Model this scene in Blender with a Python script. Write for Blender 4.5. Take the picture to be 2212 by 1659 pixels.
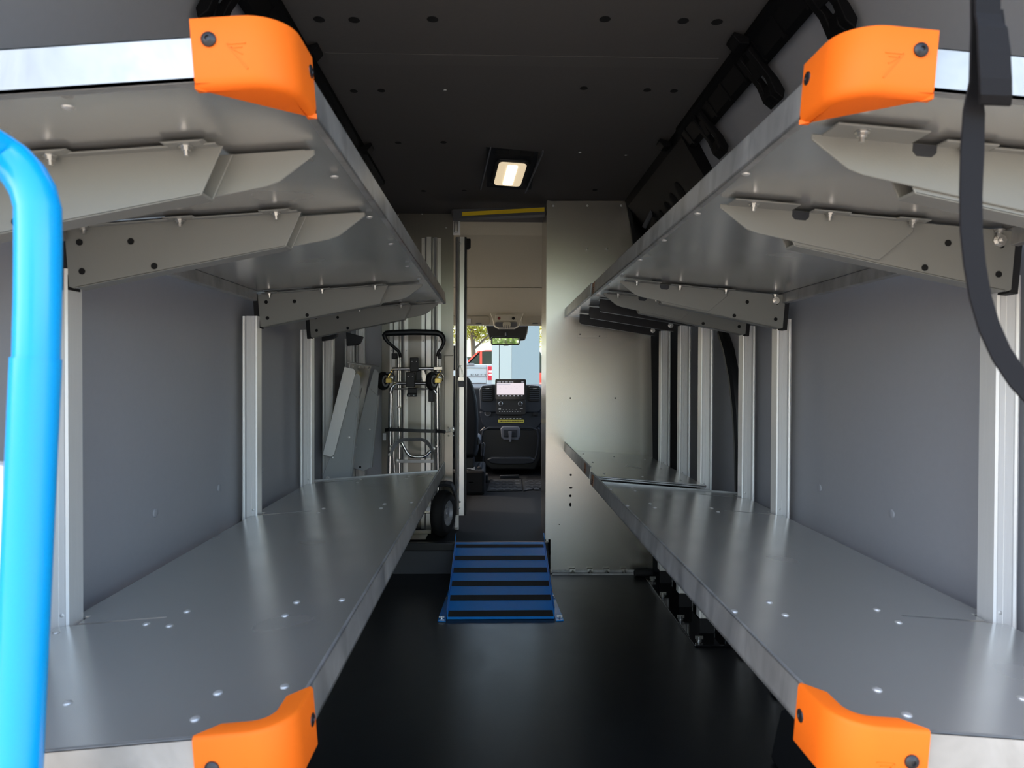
import bpy, bmesh, math, random
from mathutils import Vector, Matrix
random.seed(7)
for o in list(bpy.data.objects): bpy.data.objects.remove(o)
sc = bpy.context.scene
C = sc.collection
R = math.radians

# ------------------------------------------------------------------ camera
EYE = 1.12
FPX, CX, CY = 1480.0, 1106.0, 829.5
YAW, PITCH, ROLL = R(1.344), R(.696), R(.194)
cam_d = bpy.data.cameras.new('camera'); cam = bpy.data.objects.new('camera', cam_d); C.objects.link(cam)
fwd = Vector((math.sin(YAW) * math.cos(PITCH), math.cos(YAW) * math.cos(PITCH), -math.sin(PITCH)))
rgt0 = Vector((math.cos(YAW), -math.sin(YAW), 0)); up0 = rgt0.cross(fwd)
rgt = rgt0 * math.cos(ROLL) + up0 * math.sin(ROLL); upv = up0 * math.cos(ROLL) - rgt0 * math.sin(ROLL)
m = Matrix((rgt, upv, -fwd)).transposed().to_4x4(); m.translation = (0, 0, EYE)
cam.matrix_world = m
cam_d.sensor_width = 36; cam_d.lens = 36 * FPX / 2212; cam_d.clip_start = .02; cam_d.clip_end = 400
cam_d.dof.use_dof = True; cam_d.dof.focus_distance = 4.2; cam_d.dof.aperture_fstop = 9.0
sc.camera = cam

# ------------------------------------------------------------------ sky, sun, exposure
w = bpy.data.worlds.new('sky'); sc.world = w; w.use_nodes = True
nt = w.node_tree; nt.nodes.clear()
sky = nt.nodes.new('ShaderNodeTexSky'); sky.sky_type = 'NISHITA'; sky.sun_disc = False
sky.sun_elevation = R(48); sky.sun_rotation = R(-75); sky.air_density = 1.0; sky.dust_density = 3.0; sky.ozone_density = 1.0
bg = nt.nodes.new('ShaderNodeBackground'); bg.inputs['Strength'].default_value = .50
wo = nt.nodes.new('ShaderNodeOutputWorld')
tint = nt.nodes.new('ShaderNodeMix'); tint.data_type = 'RGBA'; tint.blend_type = 'MULTIPLY'; tint.inputs[0].default_value = 1; tint.inputs[7].default_value = (1, .92, .82, 1)
nt.links.new(sky.outputs[0], tint.inputs[6]); nt.links.new(tint.outputs[2], bg.inputs[0]); nt.links.new(bg.outputs[0], wo.inputs[0])
sun_d = bpy.data.lights.new('sun', 'SUN'); sun_d.energy = 1.1; sun_d.angle = R(.6); sun_d.color = (1, .94, .84)
sun = bpy.data.objects.new('sun', sun_d); C.objects.link(sun)
sun.rotation_euler = Vector((math.cos(R(48)) * -.97, math.cos(R(48)) * .26, math.sin(R(48)))).to_track_quat('Z', 'Y').to_euler()
sc.view_settings.view_transform = 'Standard'; sc.view_settings.look = 'None'
sc.view_settings.gamma = 1; sc.view_settings.use_curve_mapping = False
sc.view_settings.exposure = 1.38

# ------------------------------------------------------------------ helpers
def W(px, py, X=None, Y=None, Z=None):
    """a photo pixel -> the point of its ray on a given x, y or z plane"""
    d = rgt * ((px - CX) / FPX) - upv * ((py - CY) / FPX) + fwd
    k = X / d.x if X is not None else Y / d.y if Y is not None else (Z - EYE) / d.z
    return Vector((0, 0, EYE)) + d * k
def XZ(pts, Y): return [(W(a, b, Y=Y).x, W(a, b, Y=Y).z) for a, b in pts]

ORG = {}
class MB:
    def __init__(s): s.v = []; s.f = []
    def add(s, vs, fs):
        n = len(s.v); s.v += [Vector(p) for p in vs]; s.f += [tuple(i + n for i in f) for f in fs]; return s
    def box(s, x0, x1, y0, y1, z0, z1, fn=None):
        vs = [(x, y, z) for z in (z0, z1) for y in (y0, y1) for x in (x0, x1)]
        if fn: vs = [fn(*p) for p in vs]
        return s.add(vs, [(0, 2, 3, 1), (4, 5, 7, 6), (0, 1, 5, 4), (2, 6, 7, 3), (0, 4, 6, 2), (1, 3, 7, 5)])
    def prism(s, poly, fn, a, b):
        n = len(poly)
        vs = [fn(p[0], p[1], a) for p in poly] + [fn(p[0], p[1], b) for p in poly]
        return s.add(vs, [tuple(range(n))[::-1], tuple(range(n, 2 * n))] + [(i, (i + 1) % n, n + (i + 1) % n, n + i) for i in range(n)])
    def tube(s, path, r, n=10, closed=False):
        P = [Vector(p) for p in path]; k = len(P); T = []
        for i in range(k):
            a = P[i - 1] if (i or closed) else P[0]; b = P[(i + 1) % k] if (i < k - 1 or closed) else P[-1]
            T.append((b - a).normalized())
        u = T[0].orthogonal().normalized(); vs = []
        for i in range(k):
            u = (u - T[i] * u.dot(T[i])).normalized(); q = T[i].cross(u)
            rr = r[i] if isinstance(r, (list, tuple)) else r
            vs += [P[i] + (u * math.cos(2 * math.pi * j / n) + q * math.sin(2 * math.pi * j / n)) * rr for j in range(n)]
        fs = []
        for i in range(k if closed else k - 1):
            a, b = i * n, ((i + 1) % k) * n
            fs += [(a + j, a + (j + 1) % n, b + (j + 1) % n, b + j) for j in range(n)]
        if not closed: fs += [tuple(range(n))[::-1], tuple(range((k - 1) * n, k * n))]
        return s.add(vs, fs)
    def strip(s, A, B, fn, a, b):
        """solid between two matching open 2D paths"""
        n = len(A); vs = [fn(p[0], p[1], h) for h in (a, b) for P in (A, B) for p in P]; fs = []
        for i in range(n - 1):
            fs += [(i, i + 1, n + i + 1, n + i), (2 * n + i, 3 * n + i, 3 * n + i + 1, 2 * n + i + 1), (i, 2 * n + i, 2 * n + i + 1, i + 1), (n + i, n + i + 1, 3 * n + i + 1, 3 * n + i)]
        fs += [(0, n, 3 * n, 2 * n), (n - 1, 3 * n - 1, 4 * n - 1, 2 * n - 1)]
        return s.add(vs, fs)
    def sweep(s, levels, fn):
        """closed cross-section given as (height, open 2D path) levels, swept along the path"""
        k, n = len(levels), len(levels[0][1]); vs = [fn(p[0], p[1], w_) for w_, P in levels for p in P]; fs = []
        for a in range(k):
            b = (a + 1) % k
            fs += [(a * n + i, a * n + i + 1, b * n + i + 1, b * n + i) for i in range(n - 1)]
        fs += [tuple(a * n for a in range(k)), tuple(a * n + n - 1 for a in range(k))[::-1]]
        return s.add(vs, fs)
    def lathe(s, prof, c, axis, n=20, caps=True):
        """prof: (radius, height along axis)"""
        ax = Vector(axis).normalized(); u = ax.orthogonal().normalized(); q = ax.cross(u); c = Vector(c); vs = []; fs = []
        for r, h in prof:
            vs += [c + ax * h + (u * math.cos(2 * math.pi * j / n) + q * math.sin(2 * math.pi * j / n)) * r for j in range(n)]
        for i in range(len(prof) - 1):
            fs += [(i * n + j, i * n + (j + 1) % n, (i + 1) * n + (j + 1) % n, (i + 1) * n + j) for j in range(n)]
        if caps: fs += [tuple(range(n))[::-1], tuple(range((len(prof) - 1) * n, len(prof) * n))]
        return s.add(vs, fs)
    def ribbon(s, path, widths, thick):
        """strap: path points, a width vector for each, thickness"""
        P = [Vector(p) for p in path]; k = len(P); vs = []; fs = []
        for i in range(k):
            t = (P[min(i + 1, k - 1)] - P[max(i - 1, 0)]).normalized(); wv = Vector(widths[i]) * .5
            n = t.cross(wv).normalized() * thick * .5
            vs += [P[i] - wv - n, P[i] + wv - n, P[i] + wv + n, P[i] - wv + n]
        for i in range(k - 1):
            a, b = i * 4, i * 4 + 4
            fs += [(a + j, a + (j + 1) % 4, b + (j + 1) % 4, b + j) for j in range(4)]
        fs += [(3, 2, 1, 0), (4 * k - 4, 4 * k - 3, 4 * k - 2, 4 * k - 1)]
        return s.add(vs, fs)
    def mesh(s, name, mat, org=(0, 0, 0), smooth=False, ang=35):
        me = bpy.data.meshes.new(name); o = Vector(org)
        me.from_pydata([tuple(p - o) for p in s.v], [], s.f)
        b = bmesh.new(); b.from_mesh(me); bmesh.ops.recalc_face_normals(b, faces=b.faces); b.to_mesh(me); b.free()
        me.materials.append(mat)
        if smooth:
            me.polygons.foreach_set('use_smooth', [True] * len(me.polygons)); me.set_sharp_from_angle(angle=R(ang))
        return me
    def build(s, name, mat, parent=None, bevel=0, smooth=False, ang=35, seg=2, label=None):
        org = ORG[parent.name] if parent else (sum((p for p in s.v), Vector()) / len(s.v)); org = Vector(org)
        if not parent: org.z = min(p.z for p in s.v)
        ob = bpy.data.objects.new(name, s.mesh(name, mat, org, smooth, ang)); C.objects.link(ob)
        if parent: ob.parent = parent
        else: ob.location = org
        ORG[ob.name] = org
        if bevel:
            b = ob.modifiers.new('bevel', 'BEVEL'); b.width = bevel; b.segments = seg; b.limit_method = 'ANGLE'; b.angle_limit = R(40)
            if seg > 1: b.harden_normals = False
        if label: ob['label'] = label
        return ob
def tag(o, label, cat, group=None):
    o['label'] = label; o['category'] = cat
    if group: o['group'] = group
    return o
def thing(name, label, cat, loc, group=None):
    o = bpy.data.objects.new(name, None); C.objects.link(o); o.location = loc; o.empty_display_size = .05
    ORG[o.name] = Vector(loc); return tag(o, label, cat, group)
def struct(o): o['kind'] = 'structure'; return o
def place(name, me, loc, parent, rot=None, scale=None):
    o = bpy.data.objects.new(name, me); C.objects.link(o); o.parent = parent; o.location = Vector(loc) - ORG[parent.name]
    if rot is not None: o.rotation_mode = 'QUATERNION'; o.rotation_quaternion = rot
    if scale: o.scale = scale
    ORG[o.name] = Vector(loc); return o
def zto(v): return Vector(v).to_track_quat('Z', 'Y')
def arc(c, r, a0, a1, n): return [(c[0] + r * math.cos(R(a0 + (a1 - a0) * i / n)), c[1] + r * math.sin(R(a0 + (a1 - a0) * i / n))) for i in range(n + 1)]
def rrect(x0, x1, z0, z1, r, n=4):
    return arc((x1 - r, z1 - r), r, 0, 90, n) + arc((x0 + r, z1 - r), r, 90, 180, n) + arc((x0 + r, z0 + r), r, 180, 270, n) + arc((x1 - r, z0 + r), r, 270, 360, n)
def rpx(x0, x1, y0, y1, r, Y):   # rounded rectangle given by pixels on a y plane
    a, b = W(x0, y1, Y=Y), W(x1, y0, Y=Y); return rrect(a.x, b.x, a.z, b.z, r)
fy = lambda u, v, h: (u, h, v)      # polygon in xz, extruded along y
fx = lambda u, v, h: (h, u, v)      # polygon in yz, extruded along x
fz = lambda u, v, h: (u, v, h)      # polygon in xy, extruded along z

# ------------------------------------------------------------------ materials
def mat(name, col, rough=.5, metal=0, noise=0, nscale=8, bump=0, bscale=200, rvar=0, stretch=(1, 1, 1), spec=.5, emit=None, estr=0, coat=0, det=5, dist=.6):
    m = bpy.data.materials.new(name); m.use_nodes = True; n = m.node_tree; p = n.nodes['Principled BSDF']
    p.inputs['Base Color'].default_value = (*col, 1); p.inputs['Roughness'].default_value = rough; p.inputs['Metallic'].default_value = metal
    p.inputs['Specular IOR Level'].default_value = spec; p.inputs['Coat Weight'].default_value = coat
    if emit: p.inputs['Emission Color'].default_value = (*emit, 1); p.inputs['Emission Strength'].default_value = estr
    if noise or bump or rvar:
        tc = n.nodes.new('ShaderNodeTexCoord'); mp = n.nodes.new('ShaderNodeMapping'); mp.inputs['Scale'].default_value = stretch
        n.links.new(tc.outputs['Object'], mp.inputs[0])
    if noise or rvar:
        t = n.nodes.new('ShaderNodeTexNoise'); t.inputs['Scale'].default_value = nscale; t.inputs['Detail'].default_value = det; t.inputs['Roughness'].default_value = .6
        t.inputs['Distortion'].default_value = dist
        n.links.new(mp.outputs[0], t.inputs['Vector'])
        if noise:
            cr = n.nodes.new('ShaderNodeMapRange'); cr.inputs[1].default_value = .12; cr.inputs[2].default_value = .88; cr.inputs[3].default_value = 1 - noise; cr.inputs[4].default_value = 1 + noise
            n.links.new(t.outputs[0], cr.inputs[0])
            mx = n.nodes.new('ShaderNodeVectorMath'); mx.operation = 'SCALE'; mx.inputs[0].default_value = col
            n.links.new(cr.outputs[0], mx.inputs['Scale']); n.links.new(mx.outputs[0], p.inputs['Base Color'])
        if rvar:
            cr = n.nodes.new('ShaderNodeMapRange'); cr.inputs[1].default_value = .12; cr.inputs[2].default_value = .88; cr.inputs[3].default_value = rough - rvar; cr.inputs[4].default_value = rough + rvar
            n.links.new(t.outputs[0], cr.inputs[0]); n.links.new(cr.outputs[0], p.inputs['Roughness'])
    if bump:
        t2 = n.nodes.new('ShaderNodeTexNoise'); t2.inputs['Scale'].default_value = bscale; t2.inputs['Detail'].default_value = 3
        n.links.new(mp.outputs[0], t2.inputs['Vector'])
        b = n.nodes.new('ShaderNodeBump'); b.inputs['Strength'].default_value = bump; b.inputs['Distance'].default_value = .002
        n.links.new(t2.outputs[0], b.inputs['Height']); n.links.new(b.outputs[0], p.inputs['Normal'])
    return m
M = {
 'deck': mat('sheet aluminium', (.68, .675, .655), .25, .78, rvar=.05, nscale=3.0, stretch=(1, 1.8, 1), det=1, dist=.0),
 'lip': mat('scuffed aluminium', (.44, .44, .43), .42, .6, noise=.55, nscale=9, rvar=.10, stretch=(1, 1.5, .6), det=4),
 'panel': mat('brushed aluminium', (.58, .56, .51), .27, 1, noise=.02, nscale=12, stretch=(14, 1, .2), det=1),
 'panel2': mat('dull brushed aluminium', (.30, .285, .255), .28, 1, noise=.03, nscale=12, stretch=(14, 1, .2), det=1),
 'hat': mat('bright folded aluminium', (.78, .77, .74), .3, .9),
 'trimblack': mat('black clip plastic', (.005, .005, .006), .6, spec=.12),
 'post': mat('extruded aluminium', (.90, .89, .86), .5, .45, noise=.04, nscale=30, stretch=(8, 8, .4)),
 'grey_paint': mat('grey bracket paint', (.235, .235, .215), .48, 0, bump=.08, bscale=500),
 'grey_lit': mat('grey bracket paint lit copy', (.42, .435, .43), .45),  # same bracket grey, light falling on the folded shelf put into the colour
 'rivet': mat('pale rivet', (.74, .73, .70), .45, .6),
 'zinc': mat('zinc steel', (.72, .71, .68), .3, 1),
 'black_steel': mat('black powder coat', (.012, .012, .014), .38),
 'orange': mat('orange plastic', (.93, .165, .008), .6, spec=.3, bump=.03, bscale=600),
 'screw': mat('dark oxide screw', (.05, .05, .055), .38, .7),
 'hole': mat('hole', (.004, .004, .004), .9),
 'wall': mat('grey wall liner', (.375, .38, .405), .6, noise=.03, nscale=60, bump=.06, bscale=500),
 'ceiling': mat('charcoal ceiling liner', (.125, .117, .112), .95, spec=.15, noise=.05, nscale=90, bump=.1, bscale=600),
 'seam': mat('seam tape', (.135, .127, .121), .95, spec=.1),
 'floor': mat('black rubber floor', (.008, .009, .0105), .34, noise=.2, nscale=5, rvar=.05, bump=.08, bscale=350, spec=.45),
 'floor2': mat('black cab floor', (.0032, .0036, .0045), .75, bump=.12, bscale=350, spec=.15),
 'gloss': mat('glossy black plate', (.006, .006, .007), .09),
 'blackpl': mat('black plastic', (.012, .013, .015), .40, bump=.03, bscale=300),
 'blackmat': mat('matte black', (.010, .010, .011), .75),
 'riser': mat('dark grey riser', (.075, .078, .088), .6, bump=.06, bscale=300),
 'blue': mat('blue paint', (.018, .27, .78), .24, coat=.3, noise=.04, nscale=20),
 'bluepole': mat('light blue paint', (.0, .36, .80), .3, coat=.2),
 'grip': mat('grip tape', (.02, .02, .02), .9, bump=.5, bscale=900),
 'chrome': mat('satin tube aluminium', (.80, .79, .77), .22, 1),
 'rubber': mat('tyre rubber', (.012, .012, .012), .75, bump=.3, bscale=120),
 'rim': mat('grey rim', (.42, .43, .45), .45, .3),
 'brass': mat('yellow zinc', (.72, .56, .18), .3, 1),
 'webbing': mat('black webbing', (.010, .0095, .011), .7, spec=.25, bump=.6, bscale=1100, stretch=(1, 1, 2)),
 'yellow': mat('yellow tape', (.90, .62, .0), .5),
 'beige': mat('beige headliner', (.62, .57, .44), .85, noise=.07, nscale=160, bump=.15, bscale=500),
 'beigepl': mat('beige plastic', (.62, .58, .47), .55),
 'visor': mat('visor fabric', (.50, .46, .37), .8),
 'greypl': mat('grey plastic', (.13, .135, .15), .5),
 'dash': mat('dash plastic', (.018, .021, .027), .5, bump=.08, bscale=500),
 'dashdark': mat('dark dash plastic', (.010, .010, .012), .35),
 'silver': mat('silver trim', (.6, .6, .62), .3, .8),
 'seat': mat('black seat cloth', (.016, .017, .020), .85, bump=.3, bscale=400),
 'label_y': mat('yellow label', (.80, .66, .10), .5),
 'ink': mat('black ink', (.02, .02, .02), .6),
 'white': mat('white label', (.75, .75, .75), .5),
 'label_o': mat('orange brown label', (.30, .12, .05), .5),
 'screen': mat('lit screen', (.02, .02, .02), .3, emit=(.90, .80, .86), estr=.36),
 'screendark': mat('dark screen glass', (.01, .01, .014), .15),
 'icon': mat('screen icon', (.02, .02, .03), .4, emit=(.5, .5, .56), estr=.4),
 'lens': mat('lit lamp lens', (.5, .45, .35), .4, emit=(1, .80, .52), estr=.27),
 'led': mat('lit led', (1, .95, .85), .4, emit=(1, .9, .72), estr=4),
 'mirror': mat('mirror', (.85, .9, .86), .02, 1),
 'redled': mat('red button', (.25, .01, .01), .4),
 'pillar': mat('pale blue grey cladding', (.235, .285, .305), .6, noise=.02, nscale=30),
 'carwhite': mat('white car paint', (.33, .38, .41), .25, coat=.4),
 'carred': mat('red car paint', (.75, .07, .04), .25, coat=.4),
 'carblue': mat('blue car paint', (.05, .13, .50), .25, coat=.4),
 'carglass': mat('car glass', (.03, .04, .03), .08),
 'taillight': mat('red tail light', (.45, .01, .03), .2, coat=.4),
 'tyre': mat('car tyre', (.015, .015, .016), .8),
 'bark': mat('bark', (.12, .09, .06), .9, noise=.2, nscale=15),
 'leafy': mat('yellow green leaves', (.40, .38, .02), .6, noise=.45, nscale=1.6),
 'leafg': mat('green leaves', (.12, .20, .04), .6, noise=.45, nscale=1.6),
 'asphalt': mat('concrete paving', (.27, .245, .205), .9, noise=.12, nscale=1.5),
 'cream': mat('cream render', (.75, .72, .58), .9),
 'vanpaint': mat('van outer skin', (.7, .7, .7), .35),
}
def glass(name, col, mixf):
    m = bpy.data.materials.new(name); m.use_nodes = True; n = m.node_tree; n.nodes.clear()
    t = n.nodes.new('ShaderNodeBsdfTransparent'); t.inputs[0].default_value = (*col, 1)
    g = n.nodes.new('ShaderNodeBsdfGlossy'); g.inputs['Roughness'].default_value = .02
    x = n.nodes.new('ShaderNodeMixShader'); o = n.nodes.new('ShaderNodeOutputMaterial')
    x.inputs[0].default_value = mixf; n.links.new(t.outputs[0], x.inputs[1]); n.links.new(g.outputs[0], x.inputs[2]); n.links.new(x.outputs[0], o.inputs[0]); return m
M['glass'] = glass('windscreen glass', (.95, .98, .96), .05)
# leaves let some light through
for k in ('leafy', 'leafg'):
    p = M[k].node_tree.nodes['Principled BSDF']; p.inputs['Transmission Weight'].default_value = .0; p.inputs['Subsurface Weight'].default_value = .0

# shared small hardware, each along +z from its seat
SH = {}
SH['rivet'] = MB().lathe([(.0068, 0), (.006, .0016), (.0036, .0028), (.001, .0032)], (0, 0, 0), (0, 0, 1), 12).mesh('rivet', M['rivet'], smooth=True)
SH['bolt'] = MB().lathe([(.0095, 0), (.0095, .002), (.0065, .002), (.0065, .007), (.0035, .007), (.0035, .014)], (0, 0, 0), (0, 0, 1), 8).mesh('bolt', M['zinc'])
SH['screw'] = MB().lathe([(.0125, 0), (.012, .003), (.009, .006), (.0045, .0072), (.004, .004)], (0, 0, 0), (0, 0, 1), 20).mesh('screw', M['screw'], smooth=True)
SH['hexbolt'] = MB().lathe([(.013, 0), (.013, .003), (.009, .003), (.009, .009), (.004, .009), (.004, .013)], (0, 0, 0), (0, 0, 1), 8).mesh('bolt', M['zinc'])
SH['hole'] = MB().lathe([(.0062, 0), (.0062, .0008)], (0, 0, 0), (0, 0, 1), 14).mesh('bolt_hole', M['hole'])
SH['plug'] = MB().lathe([(.016, 0), (.014, .002)], (0, 0, 0), (0, 0, 1), 16).mesh('plug', M['hole'])
SH['dimple'] = MB().lathe([(.012, 0), (.011, .003), (.006, .0045)], (0, 0, 0), (0, 0, 1), 14).mesh('plug', M['wall'], smooth=True)
SH['wing'] = MB().lathe([(.012, 0), (.012, .004), (.006, .004), (.006, .018)], (0, 0, 0), (0, 0, 1), 10).box(-.016, .016, -.003, .003, .008, .022).mesh('wing_bolt', M['zinc'])
# ------------------------------------------------------------------ setting: van body
CEIL = 2.11; FLOOR2 = .175; YB = 3.86; XWR = 1.06; XWL = -.90
floor = struct(MB().box(XWL, XWR, .42, YB + .02, -.05, 0).build('floor', M['floor']))
struct(MB().box(XWL, XWR, YB + .025, 7.25, .10, FLOOR2).build('floor_front', M['floor2']))
tr = struct(MB().box(XWL, .30, YB + .005, YB + .022, 0, .131).build('trim_1', M['riser']))
tr = struct(MB().box(XWL, .30, YB - .012, YB + .024, .131, FLOOR2 + .003).build('trim_2', M['blackpl'], bevel=.006))
def wall(name, s, x0, x1, x2, y0, y1):
    prof = [(x0, -.05), (x0, 1.25), (x1, 1.6), (x2, 2.06), (x2, 2.2), (x0 + s * .07, 2.2), (x0 + s * .07, -.05)]
    return struct(MB().prism(prof, fy, y0, y1).build(name, M['wall'], smooth=True, ang=12))
wr = wall('wall_right', 1, XWR, 1.045, .80, .42, 4.35)
wl = wall('wall_left', -1, XWL, -.885, -.645, .42, 4.6)
ceil = struct(MB().box(-.645, .80, .42, 4.34, CEIL, CEIL + .09).build('ceiling', M['ceiling']))
holes = [(-.495, 1.93), (-.398, 1.93), (-.179, 1.92), (.299, 1.905), (.518, 1.908), (.614, 1.911), (-.498, 2.41), (-.401, 2.403), (.299, 2.361), (.52, 2.37), (.614, 2.374),
         (-.419, 2.938), (-.226, 2.926), (-.392, 3.7), (-.172, 3.68), (.523, 3.645)]
for i, (x, y) in enumerate(holes):
    place('plug', SH['plug'], (x, y, CEIL - .0015), ceil, scale=(1, 1, 1) if i < 6 else (.85, .85, 1))
for x, y in ((-.18, 2.392), (.369, 3.038), (.579, 3.069)):
    place('rivet', SH['rivet'], (x, y, CEIL), ceil, zto((0, 0, -1)))
MB().box(-.53, .69, 2.13, 2.20, CEIL - .001, CEIL + .001).build('seam_strip', M['seam'], ceil)
# wall plugs
for px, py in ((1771, 1054), (1927, 1110), (2139, 1184)):
    p = W(px, py, X=XWR); place('plug', SH['dimple'], p, wr, zto((-1, 0, 0)))
for px, py in ((335, 1108), (473, 1054), (566, 1015)):
    p = W(px, py, X=XWL); place('plug', SH['dimple'], p, wl, zto((1, 0, 0)))
# wheel arches
for s, x0, n, lb in ((1, .80, 'trim_3', 'r'), (-1, -.66, 'trim_4', 'l')):
    xo = XWR if s > 0 else XWL
    prof = [(.9, 0), (.98, .20), (1.12, .30), (1.75, .30), (1.9, .2), (1.98, 0)]
    struct(MB().prism(prof, fx, min(x0, xo), max(x0, xo)).build(n, M['blackpl'], bevel=.02))

# right-hand bulkhead panel with cut edge
pts = XZ([(1181, 434), (1352, 434), (1362, 470), (1376, 540), (1406, 720), (1410, 985)], YB) + [(W(1410, 1240, Y=YB).x, .004), (W(1190, 1240, Y=YB).x, .004), (W(1190, 1160, Y=YB).x, FLOOR2), (W(1181, 1160, Y=YB).x, FLOOR2)]
pts[-3] = (.312, .004); pts[-2] = (.312, FLOOR2 + .02); pts[-1] = (pts[0][0], FLOOR2 + .02)
bh = struct(MB().prism(pts, fy, YB, YB + .012).build('wall_front_right', M['panel']))
for px, py in ((1195, 444), (1269, 444), (1342, 444), (1268, 538), (1311, 538)):
    place('rivet', SH['rivet'], W(px, py, Y=YB), bh, zto((0, -1, 0)))
for px, py, sx in ((1233, 1026, 1), (1232, 1071, 1.1), (1208, 1133, .45), (1232, 860, .7), (1329, 860, .7)):
    place('bolt_hole', SH['hole'], W(px, py, Y=YB), bh, zto((0, -1, 0)), (sx, sx, 1))
for px, py, a, b in ((1233, 1054, 1.6, .85), (1232, 1090, .95, 1.8)):
    place('slot_hole', SH['hole'], W(px, py, Y=YB), bh, zto((0, -1, 0)), (a, b, 1))
ap = MB().prism(rpx(1247, 1311, 700, 730, .008, YB), fy, YB - .003, YB + .001).build('access_plate', M['panel'], bh, bevel=.001)
for px, py in ((1253, 722), (1295, 726)): place('bolt_hole', SH['hole'], W(px, py, Y=YB - .003), bh, zto((0, -1, 0)), (.6, .6, 1))
MB().box(.32, .87, YB - .03, YB - .001, .0, .008).box(.32, .87, YB - .004, YB - .001, .008, .020).build('threshold_angle', M['lip'], bh, bevel=.001)
for px in (1237, 1275, 1311, 1349):
    p = W(px, 1238, Y=YB - .02); place('wing_bolt', SH['wing'], (p.x, YB - .018, .008), bh)
# dark backing behind the panel: the sliding door corner and the upper trim
struct(MB().box(.88, 1.06, YB + .02, YB + .05, 0, 2.15).box(.30, 1.06, YB + .10, YB + .13, 0, 2.15).build('wall_front_inner', M['blackpl']))
# jamb behind the right panel
struct(MB().box(.287, .300, YB + .012, 4.32, FLOOR2, CEIL).build('trim_5', M['panel']))
# header over the doorway with the yellow strip
hd = struct(MB().box(-.27, .29, 4.12, 4.32, 2.085, CEIL + .05).build('trim_6', M['ceiling']))
YY = 3.93
a, b = W(998, 458.5, Y=YY), W(1176, 448.5, Y=YY); c, d = W(1176, 457, Y=YY), W(998, 467, Y=YY)
ys = MB().prism([(p.x, p.z) for p in (a, b, c, d)], fy, YY - .006, YY).build('header_strip', M['yellow']); tag(ys, 'thin yellow strip above the doorway to the cab', 'strip')
a, b, c, d = W(978, 452, Y=YY), W(1178, 446, Y=YY), W(1178, 463, Y=YY), W(978, 472, Y=YY)
MB().prism([(p.x, p.z) for p in (a, b, c, d)], fy, YY + .001, YY + .07).build('header_bar', M['riser'], hd)
# left bulkhead panel behind the hand truck
YL = 4.22
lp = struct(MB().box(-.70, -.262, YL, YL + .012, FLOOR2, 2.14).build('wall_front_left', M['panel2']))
for px, py in ((860, 465), (912, 462), (964, 460), (964, 492)): place('rivet', SH['rivet'], W(px, py, Y=YL), lp, zto((0, -1, 0)), (.8, .8, 1))
struct(MB().box(XWL, -.70, YL + .03, YL + .045, 0, 2.15).build('wall_front_side', M['wall']))
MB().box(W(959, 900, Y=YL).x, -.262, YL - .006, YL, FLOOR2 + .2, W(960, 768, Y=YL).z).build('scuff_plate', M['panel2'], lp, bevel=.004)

# hat channels screwed to the left panel
def hat(px0, px1, ptop, label):
    x0, x1, zt = W(px0, 600, Y=YL - .02).x, W(px1, 600, Y=YL - .02).x, W(px0, ptop, Y=YL - .02).z
    wd = x1 - x0; f = wd * .18
    prof = [(x0, YL - .003), (x0 + f, YL - .003), (x0 + f + .004, YL - .034), (x0 + f + .012, YL - .040), (x0 + wd * .52, YL - .040), (x0 + wd * .56, YL - .034), (x0 + wd * .58, YL - .012), (x0 + wd * .63, YL - .010), (x0 + wd * .66, YL - .030), (x1 - f - .004, YL - .034), (x1 - f + .002, YL - .003), (x1, YL - .003),
            (x1, YL), (x0, YL)]
    t = thing('hat_channel', label, 'channel', ((x0 + x1) / 2, YL, FLOOR2), 'channels on the bulkhead')
    MB().prism(prof, fz, FLOOR2, zt).build('channel', M['hat'], t)
    z = zt - .03
    while z > FLOOR2 + .1:
        place('rivet', SH['rivet'], (x0 + f * .5, YL - .003, z), t, zto((0, -1, 0)), (.6, .6, .6)); place('rivet', SH['rivet'], (x1 - f * .5, YL - .003, z), t, zto((0, -1, 0)), (.6, .6, .6)); z -= .3
hat(841, 881, 640, 'shorter aluminium hat channel on the bulkhead, behind the hand truck')
hat(910, 952, 513, 'taller aluminium hat channel on the bulkhead, beside the door column')

# sliding cab door edge: column, latch, hinges
dr = thing('door_1', 'aluminium sliding door to the cab, slid open', 'door', (-.23, 4.2, FLOOR2)); struct(dr)
xa, xb, xc = W(983, 800, Y=4.18).x, W(990, 800, Y=4.18).x, W(1003, 800, Y=4.18).x
zt, zb = W(990, 512, Y=4.18).z, W(990, 1113, Y=4.18).z
MB().prism([(xa, 4.20), (xa + .006, 4.18), (xb - .004, 4.175), (xb, 4.19), (xb + .006, 4.172), (xc, 4.172), (xc, 4.22), (xa, 4.22)], fz, zb, zt).build('stile', M['hat'], dr, bevel=.001)
MB().box(xc, xc + .012, 4.175, 4.26, zb, zt).build('edge_seal', M['blackpl'], dr, bevel=.003)
MB().box(xa + .002, xb + .004, 4.185, 4.21, FLOOR2 + .002, zb).build('roller_bracket', M['post'], dr)
MB().box(xa - .004, xa + .018, 4.18, 4.205, FLOOR2 + .004, zb - .07).build('bottom_roller', M['zinc'], dr, bevel=.004)
a, b = W(979, 474, Y=4.17), W(994, 507, Y=4.17)
MB().box(a.x, b.x, 4.175, 4.19, b.z, a.z).build('top_plate', M['post'], dr, bevel=.001); MB().box(a.x + .004, b.x - .012, 4.165, 4.176, b.z + .012, a.z - .012).build('top_roller', M['zinc'], dr, bevel=.005)
a, b = W(1008, 518, Y=4.25), W(1017, 540, Y=4.25)
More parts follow.
